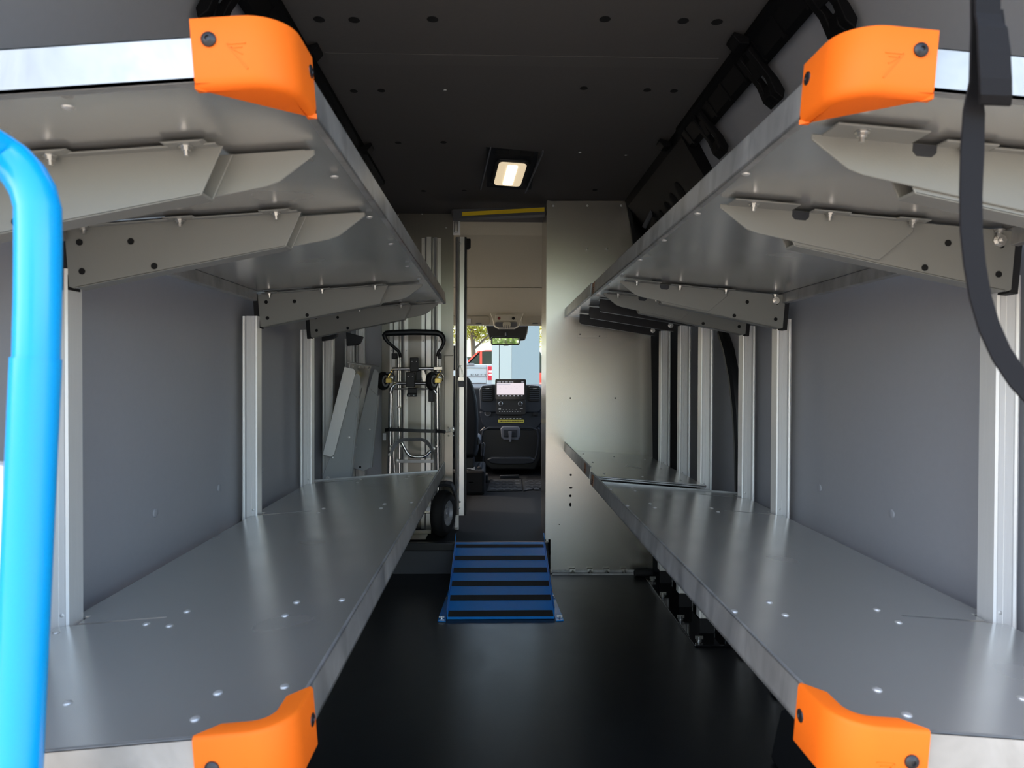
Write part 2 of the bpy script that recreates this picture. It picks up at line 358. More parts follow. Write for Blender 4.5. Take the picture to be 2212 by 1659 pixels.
MB().prism([(a.x - .006, a.z), (b.x, a.z), (b.x, b.z + .012), (b.x - .012, b.z), (a.x - .006, b.z)], fy, 4.21, 4.25).build('stop_block', M['blackmat'], dr, bevel=.003)
Yl = 4.165
MB().tube([W(989, 818, Y=Yl), W(989, 800, Y=Yl), W(992, 790, Y=Yl), W(996, 790, Y=Yl), W(998, 800, Y=Yl), W(1000, 815, Y=Yl)], .004, 8).prism(XZ([(990, 815), (1001, 815), (1001, 822), (990, 822)], Yl), fy, Yl - .005, Yl + .01).build('latch_lever', M['chrome'], dr, smooth=True)
MB().prism(XZ([(989, 823), (1003, 823), (1003, 836), (989, 836)], Yl), fy, Yl - .01, 4.175).build('latch_box', M['greypl'], dr, bevel=.002)
for px, py in ((994, 526), (994, 539), (993, 1084), (992, 1097)): place('bolt', SH['rivet'], W(px, py, Y=4.172), dr, zto((0, -1, 0)))

# ------------------------------------------------------------------ rail trims with clips along the roof edge
def rail(name, s, xi, xo, y0, y1, hooks, tabs):
    prof = [(xi, CEIL - .004), (xi, CEIL - .022), (xi + s * .02, CEIL - .03), (xo - s * .02, CEIL - .075), (xo, CEIL - .085), (xo + s * .01, CEIL - .06), (xo, CEIL - .005)]
    t = thing(name, 'black plastic clip rail along the roof edge on the %s side' % ('strap' if s > 0 else 'hand truck'), 'trim', ((xi + xo) / 2, y0, CEIL - .085)); struct(t)
    MB().prism(prof, fy, y0, y1).build('rail', M['trimblack'], t)
    y = y0 + .06
    while y < y1 - .05:
        MB().prism([(xi + s * .016, CEIL - .030), (xo - s * .016, CEIL - .083), (xo - s * .008, CEIL - .086), (xo - s * .008, CEIL - .075), (xi + s * .02, CEIL - .022)], fy, y, y + .012).build('rib', M['trimblack'], t); y += .14
    for y in hooks:     # wedge shaped clip hanging down over the wall liner
        b = MB(); u = [(xi + s * .022, CEIL - .028), (xo + s * .03, CEIL - .125), (xo + s * .05, CEIL - .16), (xo + s * .045, CEIL - .185), (xo + s * .02, CEIL - .165), (xo, CEIL - .12), (xi + s * .012, CEIL - .045)]
        b.prism(u, fy, y - .045, y - .02).prism(u, fy, y + .02, y + .045)
        b.prism([(xo + s * .01, CEIL - .13), (xo + s * .05, CEIL - .16), (xo + s * .045, CEIL - .185), (xo + s * .015, CEIL - .165)], fy, y - .02, y + .02)
        b.prism([(xi + s * .022, CEIL - .028), (xi + s * .03, CEIL - .06), (xo - s * .01, CEIL - .11), (xo, CEIL - .1)], fy, y - .02, y + .02)
        b.build('clip', M['trimblack'], t, bevel=.003)
    for y in tabs:      # small claw over the ceiling liner
        b = MB().prism([(xi + s * .01, CEIL - .02), (xi + s * .01, CEIL - .04), (xi - s * .02, CEIL - .04), (xi - s * .04, CEIL - .018), (xi - s * .036, CEIL - .006), (xi - s * .02, CEIL - .012)], fy, y - .03, y + .03)
        b.build('claw', M['trimblack'], t, bevel=.003)
rail('trim_right', 1, .712, .785, .5, 2.72, (1.22, 1.62, 2.02, 2.5), (1.98, 2.86))
rail('trim_left', -1, -.567, -.632, .5, 3.5, (1.2, 1.62, 2.06, 2.55), (2.08, 2.95))
# dark inner frame of the sliding door at the far right, with oval holes and a hose
fr = thing('trim_frame', 'dark pressed steel door frame with oval holes', 'trim', (.9, 3.6, 1.3)); struct(fr)
q = lambda x, z: (x, 0, z)
MB().prism([(.722, 2.108), (.735, 2.07), (.86, 1.86), (1.0, 1.56), (1.02, 1.46), (1.058, 1.46), (1.058, 1.6), (.80, 2.108)], fy, 2.72, 3.855).build('frame_plate', M['trimblack'], fr)
n_ = Vector((-.245, 0, -.125)).normalized()
for k in range(6):
    for h_ in range(1):
        y = 3.02 + k * .125; zc = 1.93 - .012 * k; xc = .735 + (2.07 - zc) / .21 * .125
        b = MB(); ax = Vector((.125, 0, -.21)).normalized()
        ov = [(Vector((xc, y, zc)) + ax * (.055 * math.sin(a)) + Vector((0, 1, 0)) * (.03 * math.cos(a))) for a in [i * math.pi / 8 for i in range(16)]]
        nn = Vector((-.21, 0, -.125)).normalized()
        b.add([p + nn * .004 for p in ov] + [p + nn * .0 for p in ov], [tuple(range(16)), tuple(range(16, 32))[::-1]] + [(i, (i + 1) % 16, 16 + (i + 1) % 16, 16 + i) for i in range(16)]).build('oval_hole', M['hole'], fr)
hose = MB().tube([W(1392, 490, Y=3.6), W(1415, 445, Y=3.5), W(1430, 400, Y=3.42), W(1460, 395, Y=3.3), W(1485, 372, Y=3.2), W(1505, 345, Y=3.05), W(1535, 330, Y=2.9)], .013, 10).build('hose', M['greypl'], fr, smooth=True)
MB().prism(XZ([(1352, 432), (1357, 430), (1365, 470), (1373, 530), (1368, 532), (1360, 475)], YB - .01), fy, YB - .03, YB).build('edge_strip', M['blackmat'], fr)
# sliding door seal seen between the posts
sp = [W(1566, 715, X=1.035), W(1580, 760, X=1.035), W(1592, 820, X=1.035), W(1600, 890, X=1.035), W(1605, 980, X=1.035), W(1607, 1070, X=1.035), Vector((1.035, 2.79, .2))]
sl = MB().tube([p + Vector((.008, .05, 0)) for p in sp], .028, 10).build('door_seal', M['blackpl'], fr, smooth=True)

# ------------------------------------------------------------------ roof lamp
lt = thing('roof_lamp', 'black wedge roof lamp with a lit warm square lens', 'lamp', (.07, 3.12, CEIL - .01))
TL, TR, BR, BL = W(1050, 318, Z=CEIL - .002), W(1163, 329, Z=CEIL - .002), W(1147, 410, Y=3.32), W(1052, 404, Y=3.32)
ux = ((TR - TL) + (BR - BL)).normalized(); uy = ((TL - BL) + (TR - BR)).normalized(); un = ux.cross(uy).normalized(); uy = un.cross(ux)
if un.y > 0: un = -un
ctr = (TL + TR + BR + BL) / 4
LF = lambda u, v, h: ctr + ux * u + uy * v + un * h
MB().add([TL, TR, BR, BL] + [Vector((p.x, p.y, CEIL + .002)) for p in (TL, TR, BR, BL)], [(0, 1, 2, 3), (4, 5, 6, 7), (0, 1, 5, 4), (1, 2, 6, 5), (2, 3, 7, 6), (3, 0, 4, 7)]).build('housing', M['blackpl'], lt)
hw, hh = (TR - TL).length / 2, (TL - BL).length / 2
MB().prism([(-hw, hh), (-hw + .006, hh), (-hw + .004, -hh), (-hw - .002, -hh)], LF, -.004, .012).build('left_fin', M['greypl'], lt)
MB().prism([(hw, hh), (hw - .006, hh), (hw - .022, -hh), (hw - .016, -hh)], LF, -.004, .012).build('right_fin', M['greypl'], lt)
MB().prism(rrect(-.082, .082, -hh * .72, hh * .52, .03), LF, -.004, .010).build('bezel', M['blackpl'], lt, bevel=.004)
ln = MB().prism(rrect(-.064, .064, -hh * .66, hh * .44, .02), LF, .002, .016).build('lens', M['lens'], lt, bevel=.004)
MB().prism(rrect(-.022, .022, -hh * .58, hh * .36, .006), LF, .0165, .018).build('led_strip', M['led'], ln)
for a_ in (-.09, .02): MB().prism(rrect(a_, a_ + .06, hh * .74, hh * .9, .004), LF, .0, .006).build('clip_cover', M['blackmat'], lt)
# ------------------------------------------------------------------ shelves
TH = math.atan(.08); CT, ST = math.cos(TH), math.sin(TH); LIP = .05
YN = .755
def frame_of(s, xin, z0): return lambda t, y, w_: Vector((xin + s * (t * CT + w_ * ST), y, z0 - t * ST + w_ * CT))
def deck_hit(F, s, xin, z0, px, py, w_):
    """pixel -> point on the plane w=w_ of a shelf"""
    p0, nn = F(0, 0, w_), Vector((s * ST, 0, CT)); d = rgt * ((px - CX) / FPX) - upv * ((py - CY) / FPX) + fwd; o = Vector((0, 0, EYE))
    return o + d * ((p0 - o).dot(nn) / d.dot(nn))
def bracket(F, s, Wd, y0, root, kind='bracket', up=True):
    g = lambda t, w_, v: F(t, y0 + s * v, w_)
    e = MB()                                        # tip plate
    e.prism([(.032, -.001), (.032, -.008), (.085, -.043), (.105, -.049), (.34, -.079), (.40, -.020), (.40, -.001)], g, -.005, -.001)
    for a, b, v in ((.045, .165, -.048), (.20, .27, -.026), (.27, .36, -.016), (.36, .42, -.026)):
        e.prism([(a, 0), (b, 0), (b, -.003), (a, -.003)], g, v, -.001)
    ob = e.build(kind, M['grey_paint'], root, bevel=.001, seg=1)
    c = MB()                                        # channel body
    pl = [(.145, -.001), (.180, -.066), (Wd - .022, -.116), (Wd - .012, -.112), (Wd - .012, -.001)]
    c.prism(pl, g, .0, .003).prism(pl, g, .036, .039)
    c.prism([(.178, -.062), (.180, -.066), (Wd - .022, -.116), (Wd - .022, -.112)], g, .0, .039)
    c.prism([(.15, 0), (Wd - .03, 0), (Wd - .03, -.003), (.15, -.003)], g, .036, .052)
    for t in (.19, .37, .55): c.prism([(t - .03, 0), (t + .03, 0), (t + .022, -.003), (t - .022, -.003)], g, .05, .066)
    c.build('channel', M['grey_paint'], ob, bevel=.002, seg=2)
    MB().prism([(.168, -.002), (.200, -.002), (.200, -.012), (.194, -.018), (.174, -.018), (.168, -.012)], g, -.0058, -.0048).build('notch', M['dash'], ob)
    MB().prism([(Wd - .013, -.118), (Wd + .004, -.118), (Wd + .004, .0), (Wd - .013, .0)], g, .004, .040).build('spacer', M['blackmat'], ob)
    dn = F(0, 0, -1) - F(0, 0, 0)
    for t, v in ((.085, -.032), (.235, -.014), (.39, -.016), (.56, -.008), (.19, .052), (.37, .052), (.55, .05)):
        place('bolt', SH['bolt'], g(t, -.003, v), ob, zto(dn))
    for v, dirv in ((-.0006, -s), (.0396, s)):
        for t, w_ in ((.43, -.085), (.47, -.035), (Wd - .04, -.03), (Wd - .04, -.085)):
            place('bolt_hole', SH['hole'], g(t, w_, v), ob, zto((0, dirv, 0)))
    if s > 0: place('bolt', SH['hexbolt'], g(Wd - .045, -.022, -.0006), ob, zto((0, -1, 0)))
    return ob
def guard(F, s, y0, root, upper):
    """orange corner guard: rounded wall plus a web"""
    r = .05; L = .098
    path = [(-.006, y0 + L)] + [(-.006 + r - r * math.cos(R(a)), y0 - .006 + r - r * math.sin(R(a))) for a in range(0, 91, 9)] + [(L, y0 - .006)]
    def off(k):
        rr = r - k
        return [(-.006 + k, y0 + L)] + [(-.006 + r - rr * math.cos(R(a)), y0 - .006 + r - rr * math.sin(R(a))) for a in range(0, 91, 9)] + [(L, y0 - .006 + k)]
    w0, w1 = (-.010, .066) if upper else (-.020, .054)
    g = lambda t, y, w_: F(t, y, w_)
    n_ = len(path); chord = [(path[0][0] + (path[-1][0] - path[0][0]) * i / (n_ - 1), path[0][1] + (path[-1][1] - path[0][1]) * i / (n_ - 1)) for i in range(n_)]
    inn = off(.026); inn[0] = (.020, y0 + L - .022); inn[-1] = (L - .022, y0 + .020)
    if upper: lv = [(w1, off(.001)), (w1 - .001, path), (w0 + .013, path), (w0 + .006, off(.0015)), (w0 + .002, off(.005)), (w0, off(.011)), (w0, chord), (w0 + .006, chord), (w0 + .006, off(.0045)), (w1, off(.0045))]
    else: lv = [(w0, off(.001)), (w0 + .001, path), (w1 - .005, path), (w1 - .0015, off(.0012)), (w1, off(.004)), (w1, inn), (w1 - .006, inn), (w1 - .006, off(.0045)), (w0, off(.0045))]
    ob = MB().sweep(lv, g).build('corner_guard', M['orange'], root, smooth=True, ang=50)
    wz = .042 if upper else .018
    place('screw', SH['screw'], F(.079, y0 - .006, wz), ob, zto((0, -1, 0)), (.66, .66, .6))
    place('screw', SH['screw'], F(-.006, y0 + .085, wz), ob, zto((-s, 0, 0)), (.66, .66, .3))
    # moulded pennant mark
    em = MB(); c0, u0 = .050, .026 if upper else .004
    for k in (0, 1):
        q_ = .010 - k * .004
        for (a0, b0), (a1, b1) in (((-q_, q_), (q_, q_)), ((q_, q_), (-q_, -q_ * (1.8 if k == 0 else .3)))):
            dx, dz = a1 - a0, b1 - b0; ll = math.hypot(dx, dz); nx, nz = -dz / ll * .0007, dx / ll * .0007
            em.prism([(c0 + a0 + nx, u0 + b0 + nz), (c0 + a1 + nx, u0 + b1 + nz), (c0 + a1 - nx, u0 + b1 - nz), (c0 + a0 - nx, u0 + b0 - nz)], lambda t, w_, y: F(t, y, w_), y0 - .0066, y0 - .005)
    em.build('moulded_mark', M['orange'], ob)
def shelf(name, label, s, xin, z0, Wd, y0, y1, posts, brk, rivets_top=(), rivets_bot=(), guards=None, sticker=None):
    F = frame_of(s, xin, z0); root = thing(name, label, 'shelf', F(Wd / 2, (y0 + y1) / 2, 0), 'cargo shelves')
    # deck outline with slits running in from the posts
    cc = .052 if guards is not None else 0
    out = [(.003 + cc, y0 + .003)] * (1 if cc else 0) + [(.003, y0 + .003 + cc), (.003, y1), (Wd, y1)]
    for yp in sorted(posts, reverse=True):
        if y0 + .02 < yp < y1 - .03: out += [(Wd, yp + .049), (Wd - .034, yp + .049), (Wd - .034, yp + .006), (Wd - .205, yp + .004), (Wd - .205, yp - .004), (Wd - .034, yp - .004), (Wd - .034, yp - .006), (Wd, yp - .006)]
    out += [(Wd, y0 + .003)]
    MB().prism(out, lambda t, y, w_: F(t, y, w_), .006, .009).build('deck', M['deck'], root)
    ya_ = y0 + cc
    MB().box(0, .003, ya_, y1, 0, LIP, F).box(0, .0065, ya_, y1, LIP - .003, LIP, F).box(0, .012, ya_, y1, 0, .006, F).build('aisle_lip', M['lip'], root, bevel=.0008, seg=1)
    MB().box(cc, Wd, y0, y0 + .003, 0, LIP, F).box(cc, Wd, y0, y0 + .0065, LIP - .003, LIP, F).box(cc, Wd, y0, y0 + .012, 0, .006, F).build('end_lip', M['lip'], root, bevel=.0008, seg=1)
    MB().box(.008, Wd, y1 - .004, y1, .001, .014, F).build('far_hem', M['lip'], root)
    cut = [y0] + [v for yp in sorted(posts) for v in (yp - .008, yp + .052)] + [y1]
    for a, b in zip(cut[::2], cut[1::2]):
        if b - a > .03: MB().box(Wd - .022, Wd - .002, a, b, -.028, .0055, F).build('back_rail', M['lip'], root, bevel=.0015)
    up = F(0, 0, 1) - F(0, 0, 0)
    for px, py in rivets_top:
        place('rivet', SH['rivet'], deck_hit(F, s, xin, z0, px, py, .009), root, zto(up))
    for px, py in rivets_bot:
        place('rivet', SH['rivet'], deck_hit(F, s, xin, z0, px, py, .0), root, zto(-up))
    for y in brk: bracket(F, s, Wd if guards else Wd - .055, y, root)
    if guards is not None: guard(F, s, y0, root, guards)
    if sticker:
        st = MB().box(-.0012, 0, sticker, sticker + .05, .004, .046, F).build('label', M['label_o'], root, label='brown printed label')
        MB().box(-.0016, -.0010, sticker + .006, sticker + .044, .008, .012, F).box(-.0016, -.0010, sticker + .006, sticker + .044, .016, .020, F).box(-.0016, -.0010, sticker + .006, sticker + .044, .024, .028, F).build('label_print', M['ink'], st)
    return root
XR, XL = .385, -.228; ZU, ZL = EYE + .325, EYE - .391 - LIP
WR, WL = .612, .606
PR = (.94, 1.31, 2.35, 2.68); PL = (.94, 1.32, 2.35, 3.04)
LT = [(78, 1576), (146, 1519), (422, 1553), (471, 1497), (615, 1483), (121, 1367), (316, 1348), (366, 1352), (404, 1321), (616, 1330), (641, 1301), (739, 1296), (687, 1108), (699, 1098.6), (823, 1098), (830.5, 1089), (889, 1085.5), (772, 1042), (779.5, 1036), (877.6, 1034), (882.6, 1029), (928.6, 1025)]
RT = [(1586, 1321), (1661.5, 1301), (1696, 1328.6), (1894, 1317), (1941, 1344.5), (1895, 1490), (1959, 1544), (2208, 1509), (1537, 1098), (1551, 1106), (1320, 1057.5), (1365, 1054), (1373, 1060.6), (1355, 1092.5), (1405, 1088), (1415, 1097)]
FT = [(1260, 980.5), (1326.5, 986.6), (1393, 992.7), (1280, 999), (1354, 1006), (1428, 1012.5), (1305, 1023), (1388, 1030), (1470, 1037.8)]
RB = [(1383, 560.8), (1344, 591.5), (1313, 616), (1291, 636), (1611.4, 375.4), (1507, 461), (1434.5, 519)]
LB = [(798, 468.6), (844.6, 526.7), (147, 231), (722.5, 381.5), (880, 575), (905, 602)]
shelf('cargo_shelf', 'long upper aluminium shelf on the side of the hand truck', -1, XL, ZU, WL, YN, 3.12, PL, (.985, 1.36, 2.415, 3.06), (), LB, True)
shelf('cargo_shelf', 'long lower aluminium shelf on the side of the hand truck', -1, XL, ZL, WL, YN, 3.12, PL, (.985, 1.36, 2.415, 3.06), LT, (), False)
shelf('cargo_shelf', 'long upper aluminium shelf on the side of the hanging strap', 1, XR, ZU, WR, YN, 2.79, PR, (.905, 1.275, 2.307, 2.656), (), RB, True, 2.70)
shelf('cargo_shelf', 'long lower aluminium shelf on the side of the hanging strap', 1, XR, ZL, WR, YN, 2.79, PR, (.905, 1.275, 2.307, 2.656), RT, (), False, 2.70)

# short shelves against the bulkhead, on black brackets
ZFU, ZFL, WF = EYE + .331, EYE - .374 - LIP, .487
def short_shelf(label, z0, tops, brk, sticker):
    s = 1; F = frame_of(1, XR, z0); y0, y1 = 2.808, YB - .004
    root = thing('short_shelf', label, 'shelf', F(WF / 2, (y0 + y1) / 2, 0), 'short shelves by the bulkhead')
    MB().box(.003, WF, y0, y1, .006, .009, F).build('deck', M['deck'], root)
    MB().box(0, .003, y0, y1, 0, LIP, F).box(0, .0065, y0, y1, LIP - .003, LIP, F).build('aisle_lip', M['lip'], root, bevel=.0008, seg=1)
    MB().box(0, .012, y0, y1, 0, .006, F).build('lip_return', M['lip'], root)
    MB().box(.008, WF, y0, y0 + .012, .0, .013, F).build('near_hem', M['lip'], root, bevel=.002)
    up = F(0, 0, 1) - F(0, 0, 0)
    for px, py in tops: place('rivet', SH['rivet'], deck_hit(F, 1, XR, z0, px, py, .009), root, zto(up), (.8, .8, .8))
    if sticker:
        st = MB().box(-.0012, 0, 2.93, 2.98, .004, .046, F).build('label', M['label_o'], root, label='brown printed label')
        MB().box(-.0016, -.0010, 2.936, 2.974, .008, .012, F).box(-.0016, -.0010, 2.936, 2.974, .018, .022, F).build('label_print', M['ink'], st)
    for y in brk:
        g = lambda t, w_, v: F(t, y + v, w_)
        b = MB().prism([(.055, 0), (.055, -.040), (.065, -.052), (WF - .02, -.082), (WF - .012, -.076), (WF - .012, 0)], g, 0, .004)
        b.prism([(.055, 0), (WF - .02, 0), (WF - .02, -.004), (.055, -.004)], g, 0, .045).prism([(.065, -.052), (WF - .02, -.082), (WF - .02, -.078), (.065, -.048)], g, 0, .03)
        ob = b.build('bracket', M['black_steel'], root, bevel=.002)
        place('bolt', SH['hexbolt'], g(WF - .04, -.055, 0), ob, zto((0, -1, 0)))
        for t in (.09, .15): place('bolt', SH['bolt'], g(t, -.004, .025), ob, zto(F(0, 0, -1) - F(0, 0, 0)))
    return root
short_shelf('short upper aluminium shelf on black brackets against the bulkhead', ZFU, (), (2.90, 3.23, 3.60), None)
short_shelf('short lower aluminium shelf against the bulkhead', ZFL, FT, (2.90, 3.23, 3.60), True)

# ------------------------------------------------------------------ upright posts
def post(s, x, y, z0, z1, label, group):
    g = lambda u, v, h: (x + s * u, y + v, h)
    prof = [(0, 0), (.005, -.002), (.008, 0), (.018, 0), (.0185, .001), (.0195, .001), (.020, 0), (.036, 0), (.040, .007), (.046, .009), (.050, .007), (.055, .010), (.055, .045), (0, .045)]
    t = thing('shelf_post', label, 'post', (x + s * .027, y + .02, z0), group)
    MB().prism(prof, g, z0, z1).build('extrusion', M['post'], t)
    MB().box(x + s * .002, x + s * .053, y - .004, y + .047, z0 - .003, z0).build('foot_plate', M['zinc'], t)
    for z in (z0 + .03, .66): place('rivet', SH['rivet'], (x + s * .014, y, z), t, zto((0, -1, 0)), (.6, .6, .6))
names = ['first', 'second', 'third', 'fourth', 'fifth', 'sixth']
for i, y in enumerate(PR):
    post(1, .972, y, .012, ZU - .125, '%s aluminium post from the rear door along the strap side wall' % names[i], 'posts on the strap side')
for i, y in enumerate(PL):
    post(-1, -.812, y, .012, ZU - .125, '%s aluminium post from the rear door along the hand truck side wall' % names[i], 'posts on the hand truck side')
for i, y in enumerate((2.905, 3.24, 3.62)):
    post(1, .875, y, .085, ZFU - .09, '%s aluminium post of the short shelves, counted towards the bulkhead' % names[i], 'posts of the short shelves')
bl = {}
for i, (y, zt) in enumerate(((3.47, 1.36), (3.98, 1.33))):
    post(-1, -.822, y, .20, zt, '%s aluminium post behind the folded-up shelf' % ('nearer' if i == 0 else 'farther'), 'posts behind the folded shelf')
post(-1, -.80, 4.19, .20, 1.62, 'pale aluminium post in the corner beside the bulkhead', 'posts behind the folded shelf')

# black base rail under the short-shelf posts
br = thing('base_rail', 'black steel base rail bolted to the floor under the posts', 'rail', (.93, 3.2, 0))
MB().box(.825, 1.03, 2.80, 3.76, 0, .010).box(.95, .965, 2.80, 3.76, .010, .035).build('plate', M['gloss'], br, bevel=.003)
for y in (2.92, 3.255, 3.635): MB().box(.885, .945, y + .006, y + .022, .010, .08).build('pedestal', M['blackmat'], br)
for x, y in ((.855, 3.69), (.845, 3.42), (.845, 3.09), (.855, 2.84)): place('wing_bolt', SH['wing'], (x, y, .010), br)
gr = MB().lathe([(.012, 0), (.019, .006), (.019, .10), (.012, .106)], (.775, 3.80, .020), (1, 0, 0), 14).build('rubber_grip', M['blackmat'], smooth=True)
tag(gr, 'short black rubber grip lying at the foot of the bulkhead', 'grip')

# ------------------------------------------------------------------ folded-up shelf behind the long left shelves
ff = thing('folded_shelf', 'small grey shelf folded up on edge beside the hand truck', 'shelf', (-.78, 3.6, .55))
y0, y1 = 3.36, 3.92
A, B = W(756, 783, Y=y0), W(716, 985, Y=y0)           # deck edge, top and bottom
dv = (A - B).normalized(); nv = Vector((dv.z, 0, -dv.x))   # towards the aisle
dk = lambda a, y, h: Vector((B.x, y, B.z)) + dv * a + nv * h
LD = (A - B).length
MB().box(0, LD, y0, y1, 0, .003, dk).build('deck', M['deck'], ff)
pts = XZ([(744, 792), (764, 797), (768, 804), (722, 982), (715, 987), (697, 982)], y0 - .004)
MB().prism(pts, fy, y0 - .008, y0 - .003).build('end_lip', M['post'], ff, bevel=.002)
MB().box(LD - .004, LD, y0 - .002, y1 + .02, -.012, .045, dk).build('top_lip', M['lip'], ff, bevel=.001)
for k in range(4): place('rivet', SH['rivet'], dk(LD - .02, y0 + .08 + k * .14, .003), ff, zto(nv))
yb = y0 + .02
b1 = MB().prism(XZ([(762, 815), (771, 806), (778, 812), (778, 830), (773, 861), (757, 848)], yb + .006), fy, yb + .006, yb + .009).build('bracket', M['grey_lit'], ff, bevel=.001)
MB().prism(XZ([(758, 845), (773, 861), (756, 1036), (696, 1040), (697, 1028), (714, 985), (720, 985)], yb), fy, yb, yb + .004).build('channel', M['grey_lit'], b1, bevel=.002)
MB().prism(XZ([(773, 861), (776, 860), (759, 1036), (756, 1036)], yb), fy, yb, yb + .035).build('flange', M['grey_lit'], b1, bevel=.001)
for px, py in ((754, 945), (718, 989)): place('rivet', SH['rivet'], W(px, py, Y=yb), b1, zto((0, -1, 0)))
for px, py in ((708, 1033),): place('bolt', SH['hexbolt'], W(px, py, Y=yb), b1, zto((0, -1, 0)), (.8, .8, .6))
yb = y0 + .38
b2 = MB().prism(XZ([(797, 838), (808, 797), (812, 797), (818, 806), (815, 856), (800, 850)], yb + .006), fy, yb + .006, yb + .009).build('bracket', M['grey_lit'], ff, bevel=.001)
MB().prism(XZ([(796, 836), (815, 855), (800, 1010), (786, 1018), (757, 1010), (757, 1000), (770, 940)], yb), fy, yb, yb + .004).build('channel', M['grey_lit'], b2, bevel=.002)
MB().prism(XZ([(815, 855), (818, 854), (803, 1010), (800, 1010)], yb), fy, yb, yb + .03).build('flange', M['grey_lit'], b2, bevel=.001)
for px, py in ((798, 928), (767, 966)): place('rivet', SH['rivet'], W(px, py, Y=yb), b2, zto((0, -1, 0)))
for px, py in ((758, 1003), (778, 1009)): place('bolt_hole', SH['hole'], W(px, py, Y=yb - .001), b2, zto((0, -1, 0)))
MB().tube([dk(.05, y0 + .2, .012), dk(LD * .55, y0 + .34, .012), dk(LD * .72, y0 + .36, .012)], .004, 6).build('stay_rod', M['zinc'], ff)
# black fold brackets above it
for i, (pp, yq) in enumerate(([[(698, 716), (735, 714), (730, 728), (722, 733), (698, 738)], 3.46], [[(750, 718), (787, 728), (780, 742), (774, 746), (751, 748)], 3.97])):
    t = MB().prism(XZ(pp, yq), fy, yq - .03, yq - .003).build('fold_bracket', M['black_steel'], bevel=.004)
    tag(t, 'black fold bracket on the %s post behind the folded-up shelf' % ('nearer' if i == 0 else 'farther'), 'bracket', 'black fold brackets')
# ------------------------------------------------------------------ hand truck
YH = 4.06
ht = thing('hand_truck', 'silver tube hand truck with black loop handle strapped to the bulkhead', 'hand truck', (-.49, YH, FLOOR2))
P = lambda px, py, dy=0: W(px, py, Y=YH + dy)
zf = FLOOR2 + .02
def rail_(px0, py0, px1, py1, r, dy=0, name='rail', par=ht, m='chrome'):
    return MB().tube([P(px0, py0, dy), P(px1, py1, dy)], r, 12).build(name, M[m], par, smooth=True)
for x0, x1 in ((845, 842), (944, 946)):
    a = P(x0, 838); b = P(x1, 1020); e = a + (b - a) * ((a.z - FLOOR2 - .13) / (a.z - b.z)); MB().tube([a, e], .0155, 12).build('rail', M['chrome'], ht, smooth=True)
    MB().tube([P(x0 - .3, 962), P(x0 - .3, 964)], .0185, 12).build('collar', M['zinc'], ht, smooth=True)
for px in (860.5, 864.8): rail_(px, 769, px + .6, 878, .0062 if px > 862 else .0085, .02, 'inner_tube')
for px in (862, 948): rail_(px, 880 if px < 900 else 775, px + 1, 1030, .011 if px < 900 else .0095, .03, 'inner_tube')
rail_(944.5, 769, 944.5, 840, .0085, .02, 'inner_tube')
rail_(848, 905, 852, 1020, .010, .03, 'inner_tube')
for px in (850.5, 949.5):
    MB().prism(XZ([(px - 4, 776), (px + 4, 776), (px + 4, 798), (px - 4, 798)], YH + .03), fy, YH + .02, YH + .045).build('sleeve', M['post'], ht, bevel=.002)
    MB().prism(XZ([(px - 4.5, 763), (px + 8 if px < 900 else px + 4.5, 763), (px + 8 if px < 900 else px + 4.5, 768), (px + 4.5, 775), (px - 4.5, 775)], YH + .015), fy, YH + .01, YH + .05).build('end_cap', M['blackpl'], ht, bevel=.003)
# handle loop
hp = [(865, 772), (864, 765), (861, 759), (850, 749), (838, 739), (832, 731), (830, 724), (834, 720.5), (842, 719.5), (865, 718.5), (890, 717.5), (920, 718), (943, 719), (952, 722), (957, 729), (959, 736), (958, 742), (953, 752), (947, 761), (945, 770)]
rr = [.009, .009, .009, .0095, .010, .012, .015, .017, .0175, .018, .018, .018, .0175, .017, .016, .013, .010, .0095, .009, .009]
MB().tube([P(a, b, -.01) for a, b in hp], rr, 14).build('handle', M['blackpl'], ht, smooth=True)
rail_(848, 797, 955, 796, .0105, -.01, 'crossbar')
MB().prism(XZ([(936, 792), (955, 791.5), (955, 799.5), (936, 800)], YH - .02), fy, YH - .026, YH - .005).build('bar_end', M['chrome'], ht, bevel=.003)
MB().tube([P(843, 849, -.03), P(846, 838, -.03), P(852, 831, -.03), P(860, 828, -.03), P(918, 828, -.03), P(926, 830, -.03), P(935, 838, -.03), P(942, 850, -.03)], .0095, 12).build('curved_crossbar', M['chrome'], ht, smooth=True)
rail_(850, 826, 860, 826, .009, -.01, 'crossbar_stub')
rail_(852, 840, 938, 840, .0055, 0, 'thin_bar')
MB().prism(XZ([(908, 800), (916, 800), (922, 818), (922, 830), (914, 826)], YH + .01), fy, YH + .008, YH + .016).build('gusset', M['chrome'], ht)
for a, b, c_, d_, dy in ((885, 904, 772, 803, -.03), (898, 910, 800, 822, -.02), (876.5, 896, 804, 836, -.055), (880, 900, 838, 851, -.03), (878.5, 900, 850, 857, -.06), (925, 936.5, 842, 868, -.01)):
    MB().prism(rpx(a, b, c_, d_, .004, YH + dy), fy, YH + dy, YH + dy + .03).build('plastic_clip', M['blackpl'], ht, bevel=.004)
for px, py, dy in ((890, 781, -.03), (899.5, 781, -.03), (881.5, 813, -.055), (891, 813, -.055), (884, 854, -.06), (894, 854, -.06)):
    place('rivet', SH['rivet'], P(px, py, dy), ht, zto((0, -1, 0)), (.45, .45, .5))
